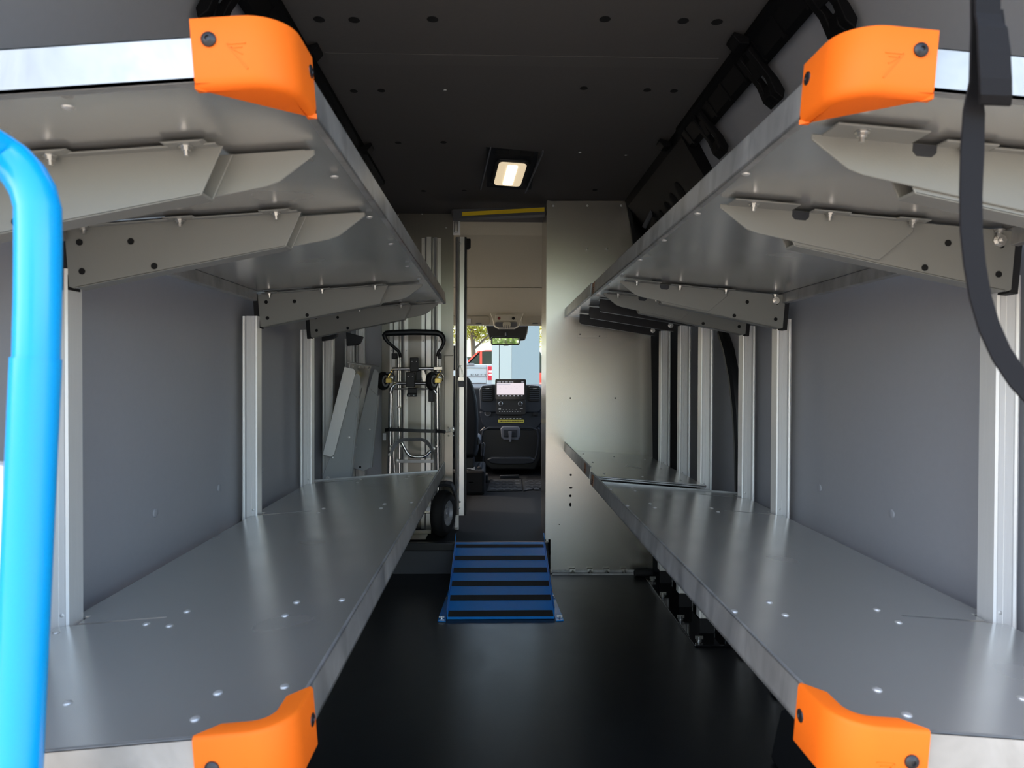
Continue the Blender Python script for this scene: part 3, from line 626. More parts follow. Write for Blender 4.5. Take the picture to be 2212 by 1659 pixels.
# swivel casters
for cx_, lb in ((828, 0), (933, 1)):
    c = P(cx_, 823, -.06); ax = Vector((.90, -.43, 0)).normalized()
    ca = MB().lathe([(.032, -.016), (.050, -.013), (.053, -.006), (.053, .006), (.050, .013), (.032, .016)], c, ax, 28).build('caster_tyre', M['rubber'], ht, smooth=True)
    MB().lathe([(.008, -.012), (.030, -.012), (.034, -.017), (.034, .017), (.028, .019), (.012, .013), (.010, .024), (.004, .024)], c, ax, 24).build('hub', M['rim'], ca, smooth=True)
    f_ = c + ax * .022; e = ax.cross(Vector((0, 0, 1)))
    MB().tube([f_, f_ + Vector((.012, 0, .03)), f_ + Vector((.03, 0, .055)), c + Vector((.045, .03, .062))], .006, 8).build('fork', M['brass'], ca, smooth=True)
    MB().box(c.x + .018, c.x + .052, c.y - .03, c.y + .02, c.z - .012, c.z + .018).build('caster_bracket', M['brass'], ca, bevel=.003)
    MB().lathe([(.024, 0), (.026, .008), (.02, .012)], c + Vector((.035, .03, .022)), (0, -1, .2), 16).build('swivel_plate', M['zinc'], ca, smooth=True)
    MB().tube([c + Vector((.02, -.02, .045)), c + Vector((.045, -.02, .05)), c + Vector((.065, 0, .03)), c + Vector((.06, .01, 0))], .0045, 8).build('swivel_guard', M['chrome'], ca, smooth=True)
# lower hoop, U tube, flat bar, stair glide
pth = [P(844, 981, -.05), P(849, 968, -.05), P(857, 956, -.05), P(868, 950, -.05), P(890, 949, -.05), P(910, 949, -.05), P(920, 953, -.05), P(929, 963, -.05), P(937, 979, -.05)]
MB().ribbon(pth, [Vector((0, -.012, .0)) + Vector((.012 * (1 if i > 4 else -1) * (0 if 2 < i < 6 else 1), 0, .018)) for i in range(9)], .006).build('hoop', M['lip'], ht, bevel=.0015)
MB().tube([P(868, 956, -.04), P(873, 966, -.04), P(880, 979, -.04), P(888, 985.5, -.04), P(898, 987, -.04), P(912, 987, -.04), P(920, 984, -.04), P(930, 974, -.04)], .0095, 12).build('u_tube', M['chrome'], ht, smooth=True)
MB().prism(XZ([(857, 993), (937, 993), (937, 1000), (857, 1000)], YH), fy, YH, YH + .006).build('flat_bar', M['lip'], ht, bevel=.001)
for px, py in ((858, 995), (867, 963), (842, 982), (937, 969)): place('bolt', SH['bolt'], P(px, py, -.02), ht, zto((0, -1, 0)))
# wheels with axle, fenders, toe plate
r_ = .135
for sx, cx2 in ((1, W(957, 1111, Y=4.02).x), (-1, -.665)):
    ax = Vector((.955, -.297 * sx, 0)).normalized() if sx > 0 else Vector((-.955, -.297, 0)).normalized(); c = Vector((cx2, 4.03, FLOOR2 + r_ + .001))
    prof = [(.075, -.036)] + [(.100 + .035 * math.cos(R(a)), .040 * math.sin(R(a))) for a in range(-75, 76, 15)] + [(.075, .036)]
    wv = MB().lathe(prof + [(.073, .02), (.073, -.02), (.075, -.036)], c, ax, 40, False).build('wheel', M['rubber'], ht, smooth=True, ang=60)
    MB().lathe([(.074, -.03), (.074, .034), (.066, .034), (.060, .016), (.034, .006), (.030, .022), (.012, .024), (.010, .03), (.002, .03)], c, ax, 32).build('rim', M['rim'], wv, smooth=True)
    for k in range(5):
        a = k * 2 * math.pi / 5; u = ax.orthogonal().normalized(); v = ax.cross(u)
        place('bolt', SH['bolt'], c + ax * .012 + (u * math.cos(a) + v * math.sin(a)) * .045, wv, zto(ax), (.7, .7, .7))
fe = [(942, 1046), (962, 1043), (975, 1046), (983, 1062), (983, 1070), (972, 1052), (960, 1049), (944, 1053)]
MB().prism(XZ(fe, 4.0), fy, 3.98, 4.10).build('fender', M['blackmat'], ht, bevel=.003)
MB().tube([(-.62, 4.06, FLOOR2 + .136), (-.34, 4.06, FLOOR2 + .136)], .009, 10).build('axle', M['chrome'], ht, smooth=True)
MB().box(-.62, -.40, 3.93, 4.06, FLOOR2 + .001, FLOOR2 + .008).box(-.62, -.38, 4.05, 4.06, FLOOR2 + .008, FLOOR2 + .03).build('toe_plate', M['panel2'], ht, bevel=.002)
# tie-down strap round the truck and its ring
ts = thing('tie_strap', 'black rubber tie strap across the hand truck, hooked to a ring', 'strap', P(890, 931, -.05))
sp = [P(832, 929, -.02), P(840, 928, -.05), P(870, 929, -.055), P(900, 930.5, -.055), P(940, 931.5, -.05), P(954, 932, -.03), P(962, 933, 0)]
MB().ribbon(sp, [Vector((0, 0, .020))] * 7, .005).build('band', M['blackpl'], ts, bevel=.001)
MB().tube([P(961, 933, 0), P(968, 933.5, .06), P(973, 931, .1)], .003, 6).build('hook', M['zinc'], ts)
Yq = YL - .012
MB().tube([W(975.5 + 5 * math.cos(a), 929 + 4.5 * math.sin(a), Y=Yq) for a in [i * math.pi / 6 for i in range(12)]], .0035, 6, closed=True).build('ring', M['zinc'], ts, smooth=True)
for px, py in ((969, 923.5), (979, 923.5), (969, 941), (979, 941)): place('bolt', SH['rivet'], W(px, py, Y=YL - .007), ts, zto((0, -1, 0)), (.8, .8, 1))
MB().prism(XZ([(827, 936), (834, 936), (834, 951), (827, 951)], YH + .02), fy, YH + .018, YH + .022).build('tag', M['white'], ts)

# ------------------------------------------------------------------ blue ramp
rp = thing('loading_ramp', 'blue painted loading ramp with black grip strips', 'ramp', (.025, 3.45, 0))
xl, xr = -.222, .273; ya, za, yb_, zb_ = 3.135, .018, 3.835, .186
rd = Vector((0, yb_ - ya, zb_ - za)); rl = rd.length; rd.normalize(); rn = Vector((0, -rd.z, rd.y))
RF = lambda u, v, h: Vector((u, ya, za)) + rd * v + rn * h
MB().box(xl, xr, 0, rl, -.004, 0, RF).box(xl, xr, -.006, .006, -.016, .0, RF).build('deck', M['blue'], rp, bevel=.003)
def ramp_v(py):
    o = Vector((0, 0, EYE)); d = rgt * ((1080 - CX) / FPX) - upv * ((py - CY) / FPX) + fwd
    return ((o + d * ((RF(0, 0, 0) - o).dot(rn) / d.dot(rn))) - RF(0, 0, 0)).dot(rd)
for a, b in ((1176.5, 1183), (1201, 1210), (1226.5, 1236.5), (1255, 1266), (1285.5, 1297), (1319, 1332)):
    MB().box(xl + .006, xr - .006, ramp_v(b), ramp_v(a), 0, .0016, RF).build('grip_strip', M['grip'], rp)
for s, x in ((-1, xl), (1, xr)):
    sr = MB().box(min(x, x + s * .003), max(x, x + s * .003), .03, rl + .03, -.012, .022, RF)
    sr.prism([(ya + .03, .0), (yb_ + .01, 0), (yb_ + .01, zb_ - .012), (ya + .03, za)], fx, min(x, x + s * .003), max(x, x + s * .003))
    so = sr.build('side_rail', M['blue'], rp, bevel=.001)
    MB().prism([(x + s * .003, 3.105), (x + s * .040, 3.11), (x + s * .040, 3.15), (x + s * .022, 3.55), (x + s * .003, 3.84)], fz, .0, .004).build('foot_flange', M['blue'], so, bevel=.001)
    place('wing_bolt', SH['wing'], (x + s * .024, 3.14, .004), so, None, (.8, .8, .5)); place('bolt', SH['bolt'], (x + s * .018, 3.42, .004), so, None)
    MB().box(min(x, x + s * .004), max(x, x + s * .004), rl + .0, rl + .06, -.01, .026, RF).build('hook_end', M['blue'], so, bevel=.001)

# ------------------------------------------------------------------ blue grab pole by the rear door
gp = thing('grab_pole', 'bright blue bent tube grab pole beside the rear door', 'pole', (-.42, .6, 0))
YPO = .58
path = [W(-140, 290, Y=YPO - .05), W(-60, 296, Y=YPO - .02), W(0, 332, Y=YPO), W(28, 352, Y=YPO), W(54, 380, Y=YPO), W(72, 412, Y=YPO), W(82, 450, Y=YPO), W(83, 520, Y=YPO)]
p1, p2 = W(78, 800, Y=YPO), W(38, 1659, Y=YPO); low = p2 + (p2 - p1) * (p2.z / (p1.z - p2.z)) * .98
MB().tube(path + [W(82, 650, Y=YPO), p1], .0172, 20).build('upper_tube', M['bluepole'], gp, smooth=True)
MB().tube([p1 + Vector((0, 0, .01)), p2, low], .0185, 20).build('lower_tube', M['bluepole'], gp, smooth=True)
MB().box(low.x - .05, low.x + .05, low.y - .05, low.y + .05, 0, .008).build('foot_plate', M['bluepole'], gp, bevel=.002)
# pale upright behind the pole at the very edge
dp = MB().box(W(12, 1200, Y=.63).x - .05, W(10, 1200, Y=.63).x - .001, .63, .66, 0.0, W(0, 1005, Y=.63).z).build('door_post', M['post'], bevel=.003); tag(dp, 'pale metal stub post behind the blue grab pole', 'post')

# ------------------------------------------------------------------ hanging webbing strap
st = thing('door_strap', 'black webbing strap with a sewn loop hanging by the rear door', 'strap', W(2110, 100, Y=.6))
YS = .60
pp = [(2107, -60, 26), (2107, 60, 24), (2106, 180, 28), (2104, 240, 46), (2100, 330, 50), (2097, 420, 48), (2098, 500, 48), (2105, 570, 47), (2117, 640, 47), (2136, 705, 47), (2163, 765, 46), (2198, 817, 46), (2245, 868, 46), (2310, 915, 46)]
path, wd = [], []
for i, (a, b, w_) in enumerate(pp):
    path.append(W(a, b, Y=YS + .012))
    q0, q1 = pp[max(i - 1, 0)], pp[min(i + 1, len(pp) - 1)]; tx, ty = q1[0] - q0[0], q1[1] - q0[1]; L_ = math.hypot(tx, ty)
    w_ *= 1.25
    wd.append(Vector((ty / L_ * w_ / FPX * YS, .006, -tx / L_ * w_ / FPX * YS * -1)))
MB().ribbon(path, wd, .0018).build('strap', M['webbing'], st)
lp_ = [(2133, -60, 0), (2133, 30, 0), (2137, 48, -.004), (2143, 60, -.010), (2147, 110, -.014), (2150, 170, -.015), (2151, 205, -.012), (2151, 222, -.004), (2150, 226, .003), (2149, 215, .006), (2148, 120, .006), (2140, 20, .007)]
lw = [62, 62, 64, 72, 76, 76, 76, 76, 76, 76, 70, 60]
MB().ribbon([W(a, b, Y=YS + d_) for a, b, d_ in lp_], [Vector((k / FPX * YS, .004, .001)) for k in lw], .0022).build('loop', M['webbing'], st)
# ------------------------------------------------------------------ cab shell
struct(MB().box(-.98, -.93, 4.3, 7.2, .1, 1.02).box(-.98, -.93, 4.3, 5.0, 1.02, 2.2).box(-.98, -.93, 5.0, 7.2, 1.62, 2.2).build('wall_cab_left', M['dash']))
struct(MB().box(1.09, 1.14, 4.3, 7.2, .1, 1.02).box(1.09, 1.14, 4.3, 5.0, 1.02, 2.2).box(1.09, 1.14, 5.0, 7.2, 1.62, 2.2).build('wall_cab_right', M['dash']))
z1, z2, z3 = W(1090, 621, Y=5.35).z, W(1090, 682, Y=5.85).z, W(1090, 703, Y=5.98).z
hl = thing('ceiling_front', 'beige fabric cab headliner in two panels', 'headliner', (.08, 5, 1.6)); struct(hl)
MB().prism([(4.33, 2.10), (4.6, 2.06), (5.35, z1 + .002), (5.38, z1 + .05), (4.6, 2.12), (4.33, 2.16)], fx, -.93, 1.09).build('upper_panel', M['beige'], hl)
MB().prism([(5.352, z1 - .003), (5.85, z2), (5.88, z2 + .05), (5.375, z1 + .045)], fx, -.93, 1.09).build('lower_panel', M['beige'], hl)
MB().prism([(5.85, z2 + .002), (6.02, z3), (6.20, z3 + .02), (6.2, 2.2), (4.33, 2.2), (4.34, 2.165), (5.36, z1 + .055)], fx, -.93, 1.09).build('roof_front', M['beigepl'], hl)
# windscreen
zt_ = z3 + .01
struct(MB().prism([(6.20, zt_), (7.25, .98), (7.255, .985), (6.206, zt_ + .004)], fx, -.93, 1.09).build('window_1', M['glass']))
struct(MB().box(-.93, 1.09, 7.15, 7.3, .1, .93).build('wall_firewall', M['dashdark']))

# ------------------------------------------------------------------ overhead: visors, console, mirror
for s, (a, b, c_, d_), lb in ((-1, (940, 1058, 683, 701), 'driver side'), (1, (1128, 1230, 681, 701), 'passenger side')):
    v = thing('sun_visor', 'beige fabric sun visor on the %s' % lb, 'visor', W((a + b) / 2, d_, Y=5.9), 'sun visors')
    MB().prism(rpx(a, b, c_, d_, .02, 5.86), fy, 5.85, 5.875).build('pad', M['visor'], v, bevel=.006)
    cx_ = 1034 if s < 0 else 1156
    MB().prism(XZ([(cx_ - 7, 700), (cx_ - 4, 697), (cx_ + 4, 697), (cx_ + 7, 700)], 5.845), fy, 5.842, 5.85).build('pull_tab', M['greypl'], v)
    xx = (1006, 1017) if s < 0 else (1168, 1176)
    MB().prism(XZ([(xx[0], 688), (xx[1], 688), (xx[1], 699), (xx[0], 699)], 5.845), fy, 5.845, 5.85).build('warning_label', M['white'], v)
oc = thing('overhead_console', 'beige overhead console with reading lamps above the mirror', 'console', W(1094, 708, Y=5.85))
MB().prism(XZ([(1058, 676), (1132, 676), (1126, 690), (1122, 703), (1112, 708.5), (1077, 708.5), (1067, 703), (1064, 690)], 5.82), fy, 5.80, 5.99).build('housing', M['beigepl'], oc, bevel=.006)
MB().prism(rpx(1070, 1117, 679, 693, .012, 5.79), fy, 5.78, 5.81).build('upper_pod', M['beigepl'], oc, bevel=.006)
for cx_ in (1078, 1109): MB().lathe([(.013, 0), (.011, .006)], W(cx_, 687.5, Y=5.78), (0, -1, 0), 14).build('button', M['redled'] if cx_ < 1100 else M['hole'], oc)
MB().prism(XZ([(1070, 696), (1117, 696), (1118, 703), (1113, 707), (1075, 707), (1069, 703)], 5.79), fy, 5.785, 5.80).build('lamp_panel', M['greypl'], oc, bevel=.003)
MB().prism(rpx(1086, 1103, 695, 707, .016, 5.78), fy, 5.774, 5.79).build('switch_cluster', M['beigepl'], oc, bevel=.004)
for k in range(3): MB().box(W(1090 + k * 4, 700, Y=5.77).x, W(1091.2 + k * 4, 700, Y=5.77).x, 5.7715, 5.775, W(1, 704, Y=5.77).z, W(1, 697, Y=5.77).z).build('button', M['greypl'], oc)
rm = thing('rear_view_mirror', 'rear-view mirror reflecting trees, under a black sensor cover', 'mirror', W(1093, 746, Y=6.15))
MB().prism(XZ([(1049, 702), (1141, 702), (1139, 720), (1134, 735), (1124, 736), (1066, 733), (1058, 735), (1054, 722)], 6.26), fy, 6.22, 6.30).build('sensor_cover', M['dashdark'], rm, bevel=.01)
MB().prism(rpx(1060.5, 1123, 727.5, 745, .018, 6.12), fy, 6.12, 6.16).prism(XZ([(1085, 744), (1101, 744), (1098, 747), (1088, 747)], 6.14), fy, 6.12, 6.14).build('shell', M['dashdark'], rm, bevel=.004)
mc = W(1091.7, 736.6, Y=6.114); cp = Vector((0, 0, EYE)); tgt = Vector((.6, -27, 3.0))
mn = ((cp - mc).normalized() + (tgt - mc).normalized()).normalized(); mxv = Vector((0, 0, 1)).cross(mn).normalized(); mzv = mn.cross(mxv)
hwm, hhm = .118, .026
MB().prism(rrect(-hwm, hwm, -hhm, hhm, .014), lambda u, v, h: mc + mxv * u + mzv * v + mn * h, -.002, .002).build('mirror_glass', M['mirror'], rm)
MB().tube([W(1093, 728, Y=6.15), W(1093, 720, Y=6.22)], .012, 8).build('stalk', M['dashdark'], rm, smooth=True)

# ------------------------------------------------------------------ dashboard
YD = 6.5
db = thing('dashboard', 'black van dashboard with two vents, knobs and lower console', 'dashboard', (.1, YD, FLOOR2))
D = lambda px, py, dy=0: W(px, py, Y=YD + dy)
zt0 = D(1000, 838).z
MB().prism([(YD + .10, zt0), (YD + .25, zt0 + .035), (7.2, .99), (7.2, .5), (YD + .12, .5)], fx, -.92, 1.08).build('cowl', M['dash'], db, bevel=.02)
MB().prism(XZ([(1035, 842), (1042, 833), (1062, 830), (1148, 831), (1166, 834), (1173, 843), (1174, 872), (1170, 885), (1162, 892), (1045, 891), (1037, 884)], YD + .02), fy, YD + .02, YD + .22).build('vent_pod', M['dash'], db, bevel=.012, seg=3)
MB().prism(XZ([(1035, 889), (1174, 889), (1171, 912), (1160, 925), (1150, 930), (1053, 929), (1042, 918)], YD + .05), fy, YD + .04, YD + .25).build('mid_panel', M['dash'], db, bevel=.012, seg=3)
for a, b in ((1041, 1063), (1143, 1165)):
    v = MB().prism(rpx(a - 2, b + 2, 833.5, 867, .02, YD), fy, YD + .005, YD + .03).build('vent', M['dashdark'], db, bevel=.004)
    MB().prism(rpx(a, b, 836, 864, .015, YD), fy, YD + .002, YD + .006).build('vent_mouth', M['hole'], v)
    for k in range(6): MB().prism(XZ([(a + 1, 838.5 + k * 4.4), (b - 1, 838 + k * 4.4), (b - 1, 840.4 + k * 4.4), (a + 1, 840.9 + k * 4.4)], YD), fy, YD - .006, YD + .003).build('slat', M['dash'], v, bevel=.001)
    MB().prism(XZ([(a + 8, 839), (b - 6, 838.5), (b - 6, 840), (a + 8, 840.5)], YD), fy, YD - .009, YD - .005).build('thumb_tab', M['silver'], v)
MB().prism(rpx(1071, 1136, 862, 896, .02, YD), fy, YD - .005, YD + .05).build('control_panel', M['dashdark'], db, bevel=.004)
for px in (1081.5, 1123.7):
    c = D(px, 872, -.006); k = MB().lathe([(.021, 0), (.021, .012), (.016, .014)], c, (0, -1, 0), 24).build('knob', M['silver'], db, smooth=True)
    MB().lathe([(.016, 0), (.0155, .0175)], c, (0, -1, 0), 24).build('knob_face', M['dashdark'], k, smooth=True)
pr = MB(); random.seed(3)
for k in range(9): a = 1078 + k * 5.6; pr.prism(XZ([(a, 888.5), (a + 2.2, 888.5), (a + 2.2, 889.5), (a, 889.5)], YD), fy, YD - .0065, YD - .005)
for k in range(5): a = 1086 + k * 7; pr.prism(XZ([(a, 884), (a + 1.5, 884), (a + 1.5, 885), (a, 885)], YD), fy, YD - .0065, YD - .005)
pr.prism(XZ([(1077, 882), (1082, 882), (1082, 885), (1077, 885)], YD), fy, YD - .0065, YD - .005).prism(XZ([(1123, 882), (1129, 882), (1129, 883.5), (1123, 883.5)], YD), fy, YD - .0065, YD - .005)
pr.build('climate_symbols', M['silver'], db)
c = D(1053.5, 892, .035); k = MB().lathe([(.030, 0), (.030, .008), (.024, .010)], c, (0, -1, 0), 28).build('selector_ring', M['silver'], db, smooth=True)
MB().lathe([(.024, 0), (.023, .012)], c, (0, -1, 0), 24).build('selector_face', M['dashdark'], k)
sn = MB().prism(rpx(1042, 1061, 881, 886, .006, YD + .03), fy, YD + .034, YD + .045).build('selector_plate', M['silver'], db)
pr = MB()
for k in range(5): a = 1044 + k * 3.3; pr.prism(XZ([(a, 882.5), (a + 1.8, 882.5), (a + 1.4, 885), (a - .4, 885)], YD + .03), fy, YD + .032, YD + .036)
pr.build('selector_print', M['ink'], sn)
MB().prism(XZ([(1138, 882), (1169, 881), (1167, 890), (1138, 890)], YD + .03), fy, YD + .03, YD + .045).build('socket_panel', M['dash'], db, bevel=.003)
MB().prism(XZ([(1152, 891), (1163, 891), (1163, 898), (1152, 898)], YD + .02), fy, YD + .015, YD + .045).build('socket', M['dashdark'], db, bevel=.003)
MB().prism(XZ([(1148, 885), (1149, 885), (1148.6, 888), (1147.6, 888)], YD + .02), fy, YD + .027, YD + .031).prism(XZ([(1153, 885), (1158, 886), (1158, 887), (1153, 886)], YD + .02), fy, YD + .027, YD + .031).build('socket_symbols', M['silver'], db)
MB().prism(rpx(1076, 1130, 898, 906, .008, YD + .03), fy, YD + .03, YD + .05).build('switch_row', M['dashdark'], db, bevel=.002)
pr = MB()
for k in range(7): a = 1080 + k * 7; pr.prism(XZ([(a, 903.5), (a + 4, 903.3), (a + 4, 904.6), (a, 904.8)], YD + .03), fy, YD + .028, YD + .031)
pr.build('switch_symbols', M['silver'], db)
lb = MB().prism(rpx(1076, 1132, 906.8, 912.8, .004, YD + .03), fy, YD + .032, YD + .042).build('warning_label', M['label_y'], db, label='yellow warning label')
pr = MB(); xs = 1079
for wch in (1.2, 3.5, 1, 1.4, 1, 1.6, .8, 1.2, 1.4, 1, 1.3, 1, 1.8, 2.2, 2.4, 2.8, 1.2, .8, 2.6, 1, 1.6):
    pr.prism(XZ([(xs, 908.5), (xs + wch, 908.5), (xs + wch, 911), (xs, 911)], YD + .03), fy, YD + .030, YD + .033); xs += wch + .9
pr.build('label_print', M['ink'], lb)
# lower centre stack
MB().prism(XZ([(1036, 930), (1047, 921), (1060, 918), (1150, 918), (1166, 924), (1170, 935), (1168, 990), (1156, 1015), (1062, 1015), (1048, 1005), (1042, 980)], YD + .06), fy, YD + .05, YD + .2).build('lower_console', M['dashdark'], db, bevel=.015, seg=3)
MB().tube([D(1041, 985, .04), D(1040, 945, .04), D(1044, 930, .04), D(1056, 924, .04), D(1148, 924, .04), D(1160, 929, .04), D(1163, 945, .04), D(1160, 980, .04), D(1154, 996, .04)], .010, 8).build('console_rim', M['dash'], db, smooth=True)
MB().prism(XZ([(1052, 992), (1062, 988), (1146, 988), (1156, 992), (1152, 1000), (1130, 1003), (1076, 1003), (1058, 1000)], YD), fy, YD - .02, YD + .06).build('console_lip', M['dash'], db, bevel=.01, seg=3)
ch = MB().prism(XZ([(1081, 926), (1086, 921), (1119, 921), (1124, 926), (1124, 942), (1119, 951), (1089, 951), (1083, 944)], YD), fy, YD - .02, YD + .06).build('cup_holder', M['greypl'], db, bevel=.01, seg=3, label='grey fold-out cup holder')
MB().prism(XZ([(1088, 928), (1117, 928), (1117, 944), (1088, 944)], YD - .03), fy, YD - .028, YD - .018).build('holder_face', M['dash'], ch, bevel=.004)
MB().prism(XZ([(1098, 932), (1106, 932), (1104, 955), (1100, 955)], YD - .04), fy, YD - .045, YD - .026).build('holder_tongue', M['greypl'], ch, bevel=.004)

# infotainment screen stands proud of the dash
sn = thing('infotainment_screen', 'lit pale touch screen standing on the dashboard', 'screen', D(1103, 882, -.03))
MB().prism(rpx(1069.5, 1136.5, 819, 863, .014, YD - .02), fy, YD - .035, YD - .005).build('bezel', M['screendark'], sn, bevel=.003)
dsp = MB().prism(XZ([(1073, 827.5), (1132.5, 827.5), (1132.5, 852.5), (1073, 852.5)], YD - .035), fy, YD - .0362, YD - .034).build('display', M['screen'], sn)
pr = MB()
pr.prism(XZ([(1074, 829.3), (1102.5, 829.3), (1102.5, 830.7), (1074, 830.7)], YD - .036), fy, YD - .0370, YD - .036)
for px, py in ((1081, 836), (1093, 836), (1104.5, 836), (1116.5, 836), (1087.5, 834.5), (1099, 834.5), (1111, 834.5), (1123, 834.5), (1081, 846), (1087.5, 844)):
    pr.prism(XZ([(px - .5, py), (px + .5, py), (px + .5, py + 1), (px - .5, py + 1)], YD - .036), fy, YD - .0370, YD - .036)
for px in (1081, 1093, 1104.5, 1116.5): pr.prism(XZ([(px - 2, 839.3), (px + 2, 839.3), (px + 2, 839.9), (px - 2, 839.9)], YD - .036), fy, YD - .0370, YD - .036)
pr.build('menu_items', M['icon'], sn)
pr = MB()
for k in range(7): a = 1077.5 + k * 8.3; pr.prism(XZ([(a - 1.4, 854), (a + 1.4, 854), (a + 1.4, 856), (a - 1.4, 856)], YD - .036), fy, YD - .0370, YD - .0345)
for a, b in ((1074, 1082), (1084, 1089), (1091, 1097), (1099, 1103), (1105, 1109), (1126, 1131)): pr.prism(XZ([(a, 824.6), (b, 824.6), (b, 825.8), (a, 825.8)], YD - .036), fy, YD - .0370, YD - .0345)
pr.build('status_icons', M['icon'], sn)

# ------------------------------------------------------------------ driver seat
ds = thing('driver_seat', 'black cloth driver seat seen edge-on through the cab doorway', 'seat', (-.40, 5.6, FLOOR2))
YS2 = 5.62
bk = XZ([(1003, 812), (1010, 812), (1017, 822), (1024, 838), (1030, 865), (1033, 905), (1032, 950), (1028, 985), (1003, 985)], YS2)
x0s = -.64
prof = [(x0s + .05, bk[0][1]), *bk[0:1], *bk[1:8], (x0s, bk[7][1]), (x0s - .01, bk[5][1]), (x0s + .01, bk[3][1])]
MB().prism(prof, lambda u, v, h: (u, h + (v - .5) * -.10, v), YS2 - .05, YS2 + .09).build('backrest', M['seat'], ds, bevel=.035, seg=3)
MB().prism(rrect(-.52, -.26, 1.16, 1.36, .05), fy, YS2 - .12, YS2 - .02).build('headrest', M['seat'], ds, bevel=.02, seg=3)
MB().box(-.62, -.15, YS2 + .05, YS2 + .55, .44, .58).build('cushion', M['seat'], ds, bevel=.04, seg=3)
MB().box(-.60, W(1047, 1080, Y=5.45).x, 5.42, 5.98, FLOOR2, .37).build('seat_box', M['blackmat'], ds, bevel=.02)
MB().box(-.58, -.18, 5.5, 6.0, .37, .45).build('slider', M['blackpl'], ds, bevel=.005)
MB().prism(XZ([(1012, 1018), (1026, 1008), (1026, 1020), (1012, 1020)], 5.45), fy, 5.44, 5.46).build('slider_bracket', M['silver'], ds)
MB().prism(XZ([(1013, 1040), (1023, 1040), (1023, 1042), (1013, 1042)], 5.44), fy, 5.42, 5.45).prism(XZ([(1009, 1011), (1020, 1011), (1020, 1012.5), (1009, 1012.5)], 5.44), fy, 5.43, 5.45).build('slider_rail', M['silver'], ds)
MB().prism(XZ([(1031, 1008), (1039, 1006), (1041, 1012), (1041, 1048), (1030, 1048)], 5.5), fy, 5.48, 5.75).build('side_shield', M['dash'], ds, bevel=.01, seg=3)
MB().prism(XZ([(1031, 940), (1036, 945), (1039, 951), (1037, 958), (1032, 962)], 5.62), fy, 5.58, 5.9).build('armrest', M['greypl'], ds, bevel=.01)
hb = thing('hand_brake', 'black hand brake lever with ribbed boot beside the seat', 'lever', (-.1, 6.1, FLOOR2))
MB().tube([W(1040, 1040, Y=6.1), W(1041, 1000, Y=6.1), W(1044, 984, Y=6.1)], [.030, .016, .012], 10).build('boot', M['blackmat'], hb, smooth=True)
MB().tube([W(1044, 984, Y=6.1), W(1047, 960, Y=6.1), W(1045, 957, Y=6.1), W(1042, 958, Y=6.1), W(1044, 975, Y=6.1)], .006, 8).build('grip', M['greypl'], hb, smooth=True)
MB().box(-.16, -.07, 6.05, 6.2, FLOOR2, .24).build('base', M['blackmat'], hb, bevel=.01)
# floor mats in front of the centre console
def fmat(label, poly, zz):
    t = thing('floor_mat', label, 'mat', (poly[0][0], poly[0][1], FLOOR2), 'rubber cab mats')
    MB().prism(poly, fz, FLOOR2 + .001, FLOOR2 + .008).build('base', M['blackpl'], t, bevel=.002)
    x0, x1 = min(p[0] for p in poly), max(p[0] for p in poly); y0, y1 = min(p[1] for p in poly), max(p[1] for p in poly)
    b = MB(); r = 0; y = y0 + .05
    while y < y1 - .06:
        x = x0 + .03 + (r % 2) * .03
        while x < x1 - .05: b.box(x, x + .042, y, y + .05, FLOOR2 + .008, FLOOR2 + .011); x += .06
        y += .09; r += 1
    o = b.build('tread', M['dash'], t); o['kind'] = 'stuff'
zc = FLOOR2
g = lambda a, b: (W(a, b, Z=zc).x, W(a, b, Z=zc).y)
fmat('wide rubber cab mat in front of the centre console', [g(1052, 1062), g(1128, 1061), g(1126, 1036), g(1060, 1036)], 0)
fmat('narrow rubber cab mat beside the wide one', [g(1131, 1062), g(1163, 1055), g(1176, 1053), g(1176, 1036), g(1129, 1036)], 0)
MB_ = MB().prism(XZ([(1080, 1033), (1121, 1032), (1121, 1038), (1080, 1039)], 6.3), fy, 6.28, 6.32).build('console_foot_bar', M['dash'], bevel=.003); MB_.parent = None
MB_.location.z = FLOOR2 + .001
tag(MB_, 'short grey bar on the floor under the cup holder', 'bar')
# ------------------------------------------------------------------ outside
GZ = -.72
struct(MB().add([(-60, -60, GZ), (60, -60, GZ), (60, 9, GZ), (-60, 9, GZ), (60, 16, 0), (-60, 16, 0), (60, 90, 0), (-60, 90, 0)], [(0, 1, 2, 3), (3, 2, 4, 5), (5, 4, 6, 7)]).build('floor_outside', M['asphalt']))
# van sills down to the ground so that the body stands on something
struct(MB().box(-.95, 1.1, .45, 7.2, -.30, -.06).build('trim_underbody', M['blackmat']))
# clad column in front of the van
YC = 14.0
col_ = thing('clad_column', 'pale blue grey clad building column in front of the van', 'column', (W(1110, 800, Y=YC).x, YC, -.25))
xa, xb, xc, xd = [W(p_, 760, Y=YC).x for p_ in (1062.5, 1078.5, 1105, 1166)]
zlo, zhi = -.3, 5.5
MB().prism([(xa, YC), (xb - .006, YC - .06), (xb - .006, YC + .7), (xa, YC + .7)], fz, zlo, zhi).build('cladding_panel', M['pillar'], col_)
MB().prism([(xb + .006, YC - .065), (xc, YC - .16), (xc, YC + .7), (xb + .006, YC + .7)], fz, zlo, zhi).build('cladding_panel', M['pillar'], col_)
MB().prism([(xc + .003, YC - .16), (xd, YC + .06), (xd, YC + .7), (xc + .003, YC + .7)], fz, zlo, zhi).build('cladding_panel', M['pillar'], col_)
MB().box(xa + .02, xd - .02, YC + .1, YC + .75, zlo, zhi).build('core', M['greypl'], col_)

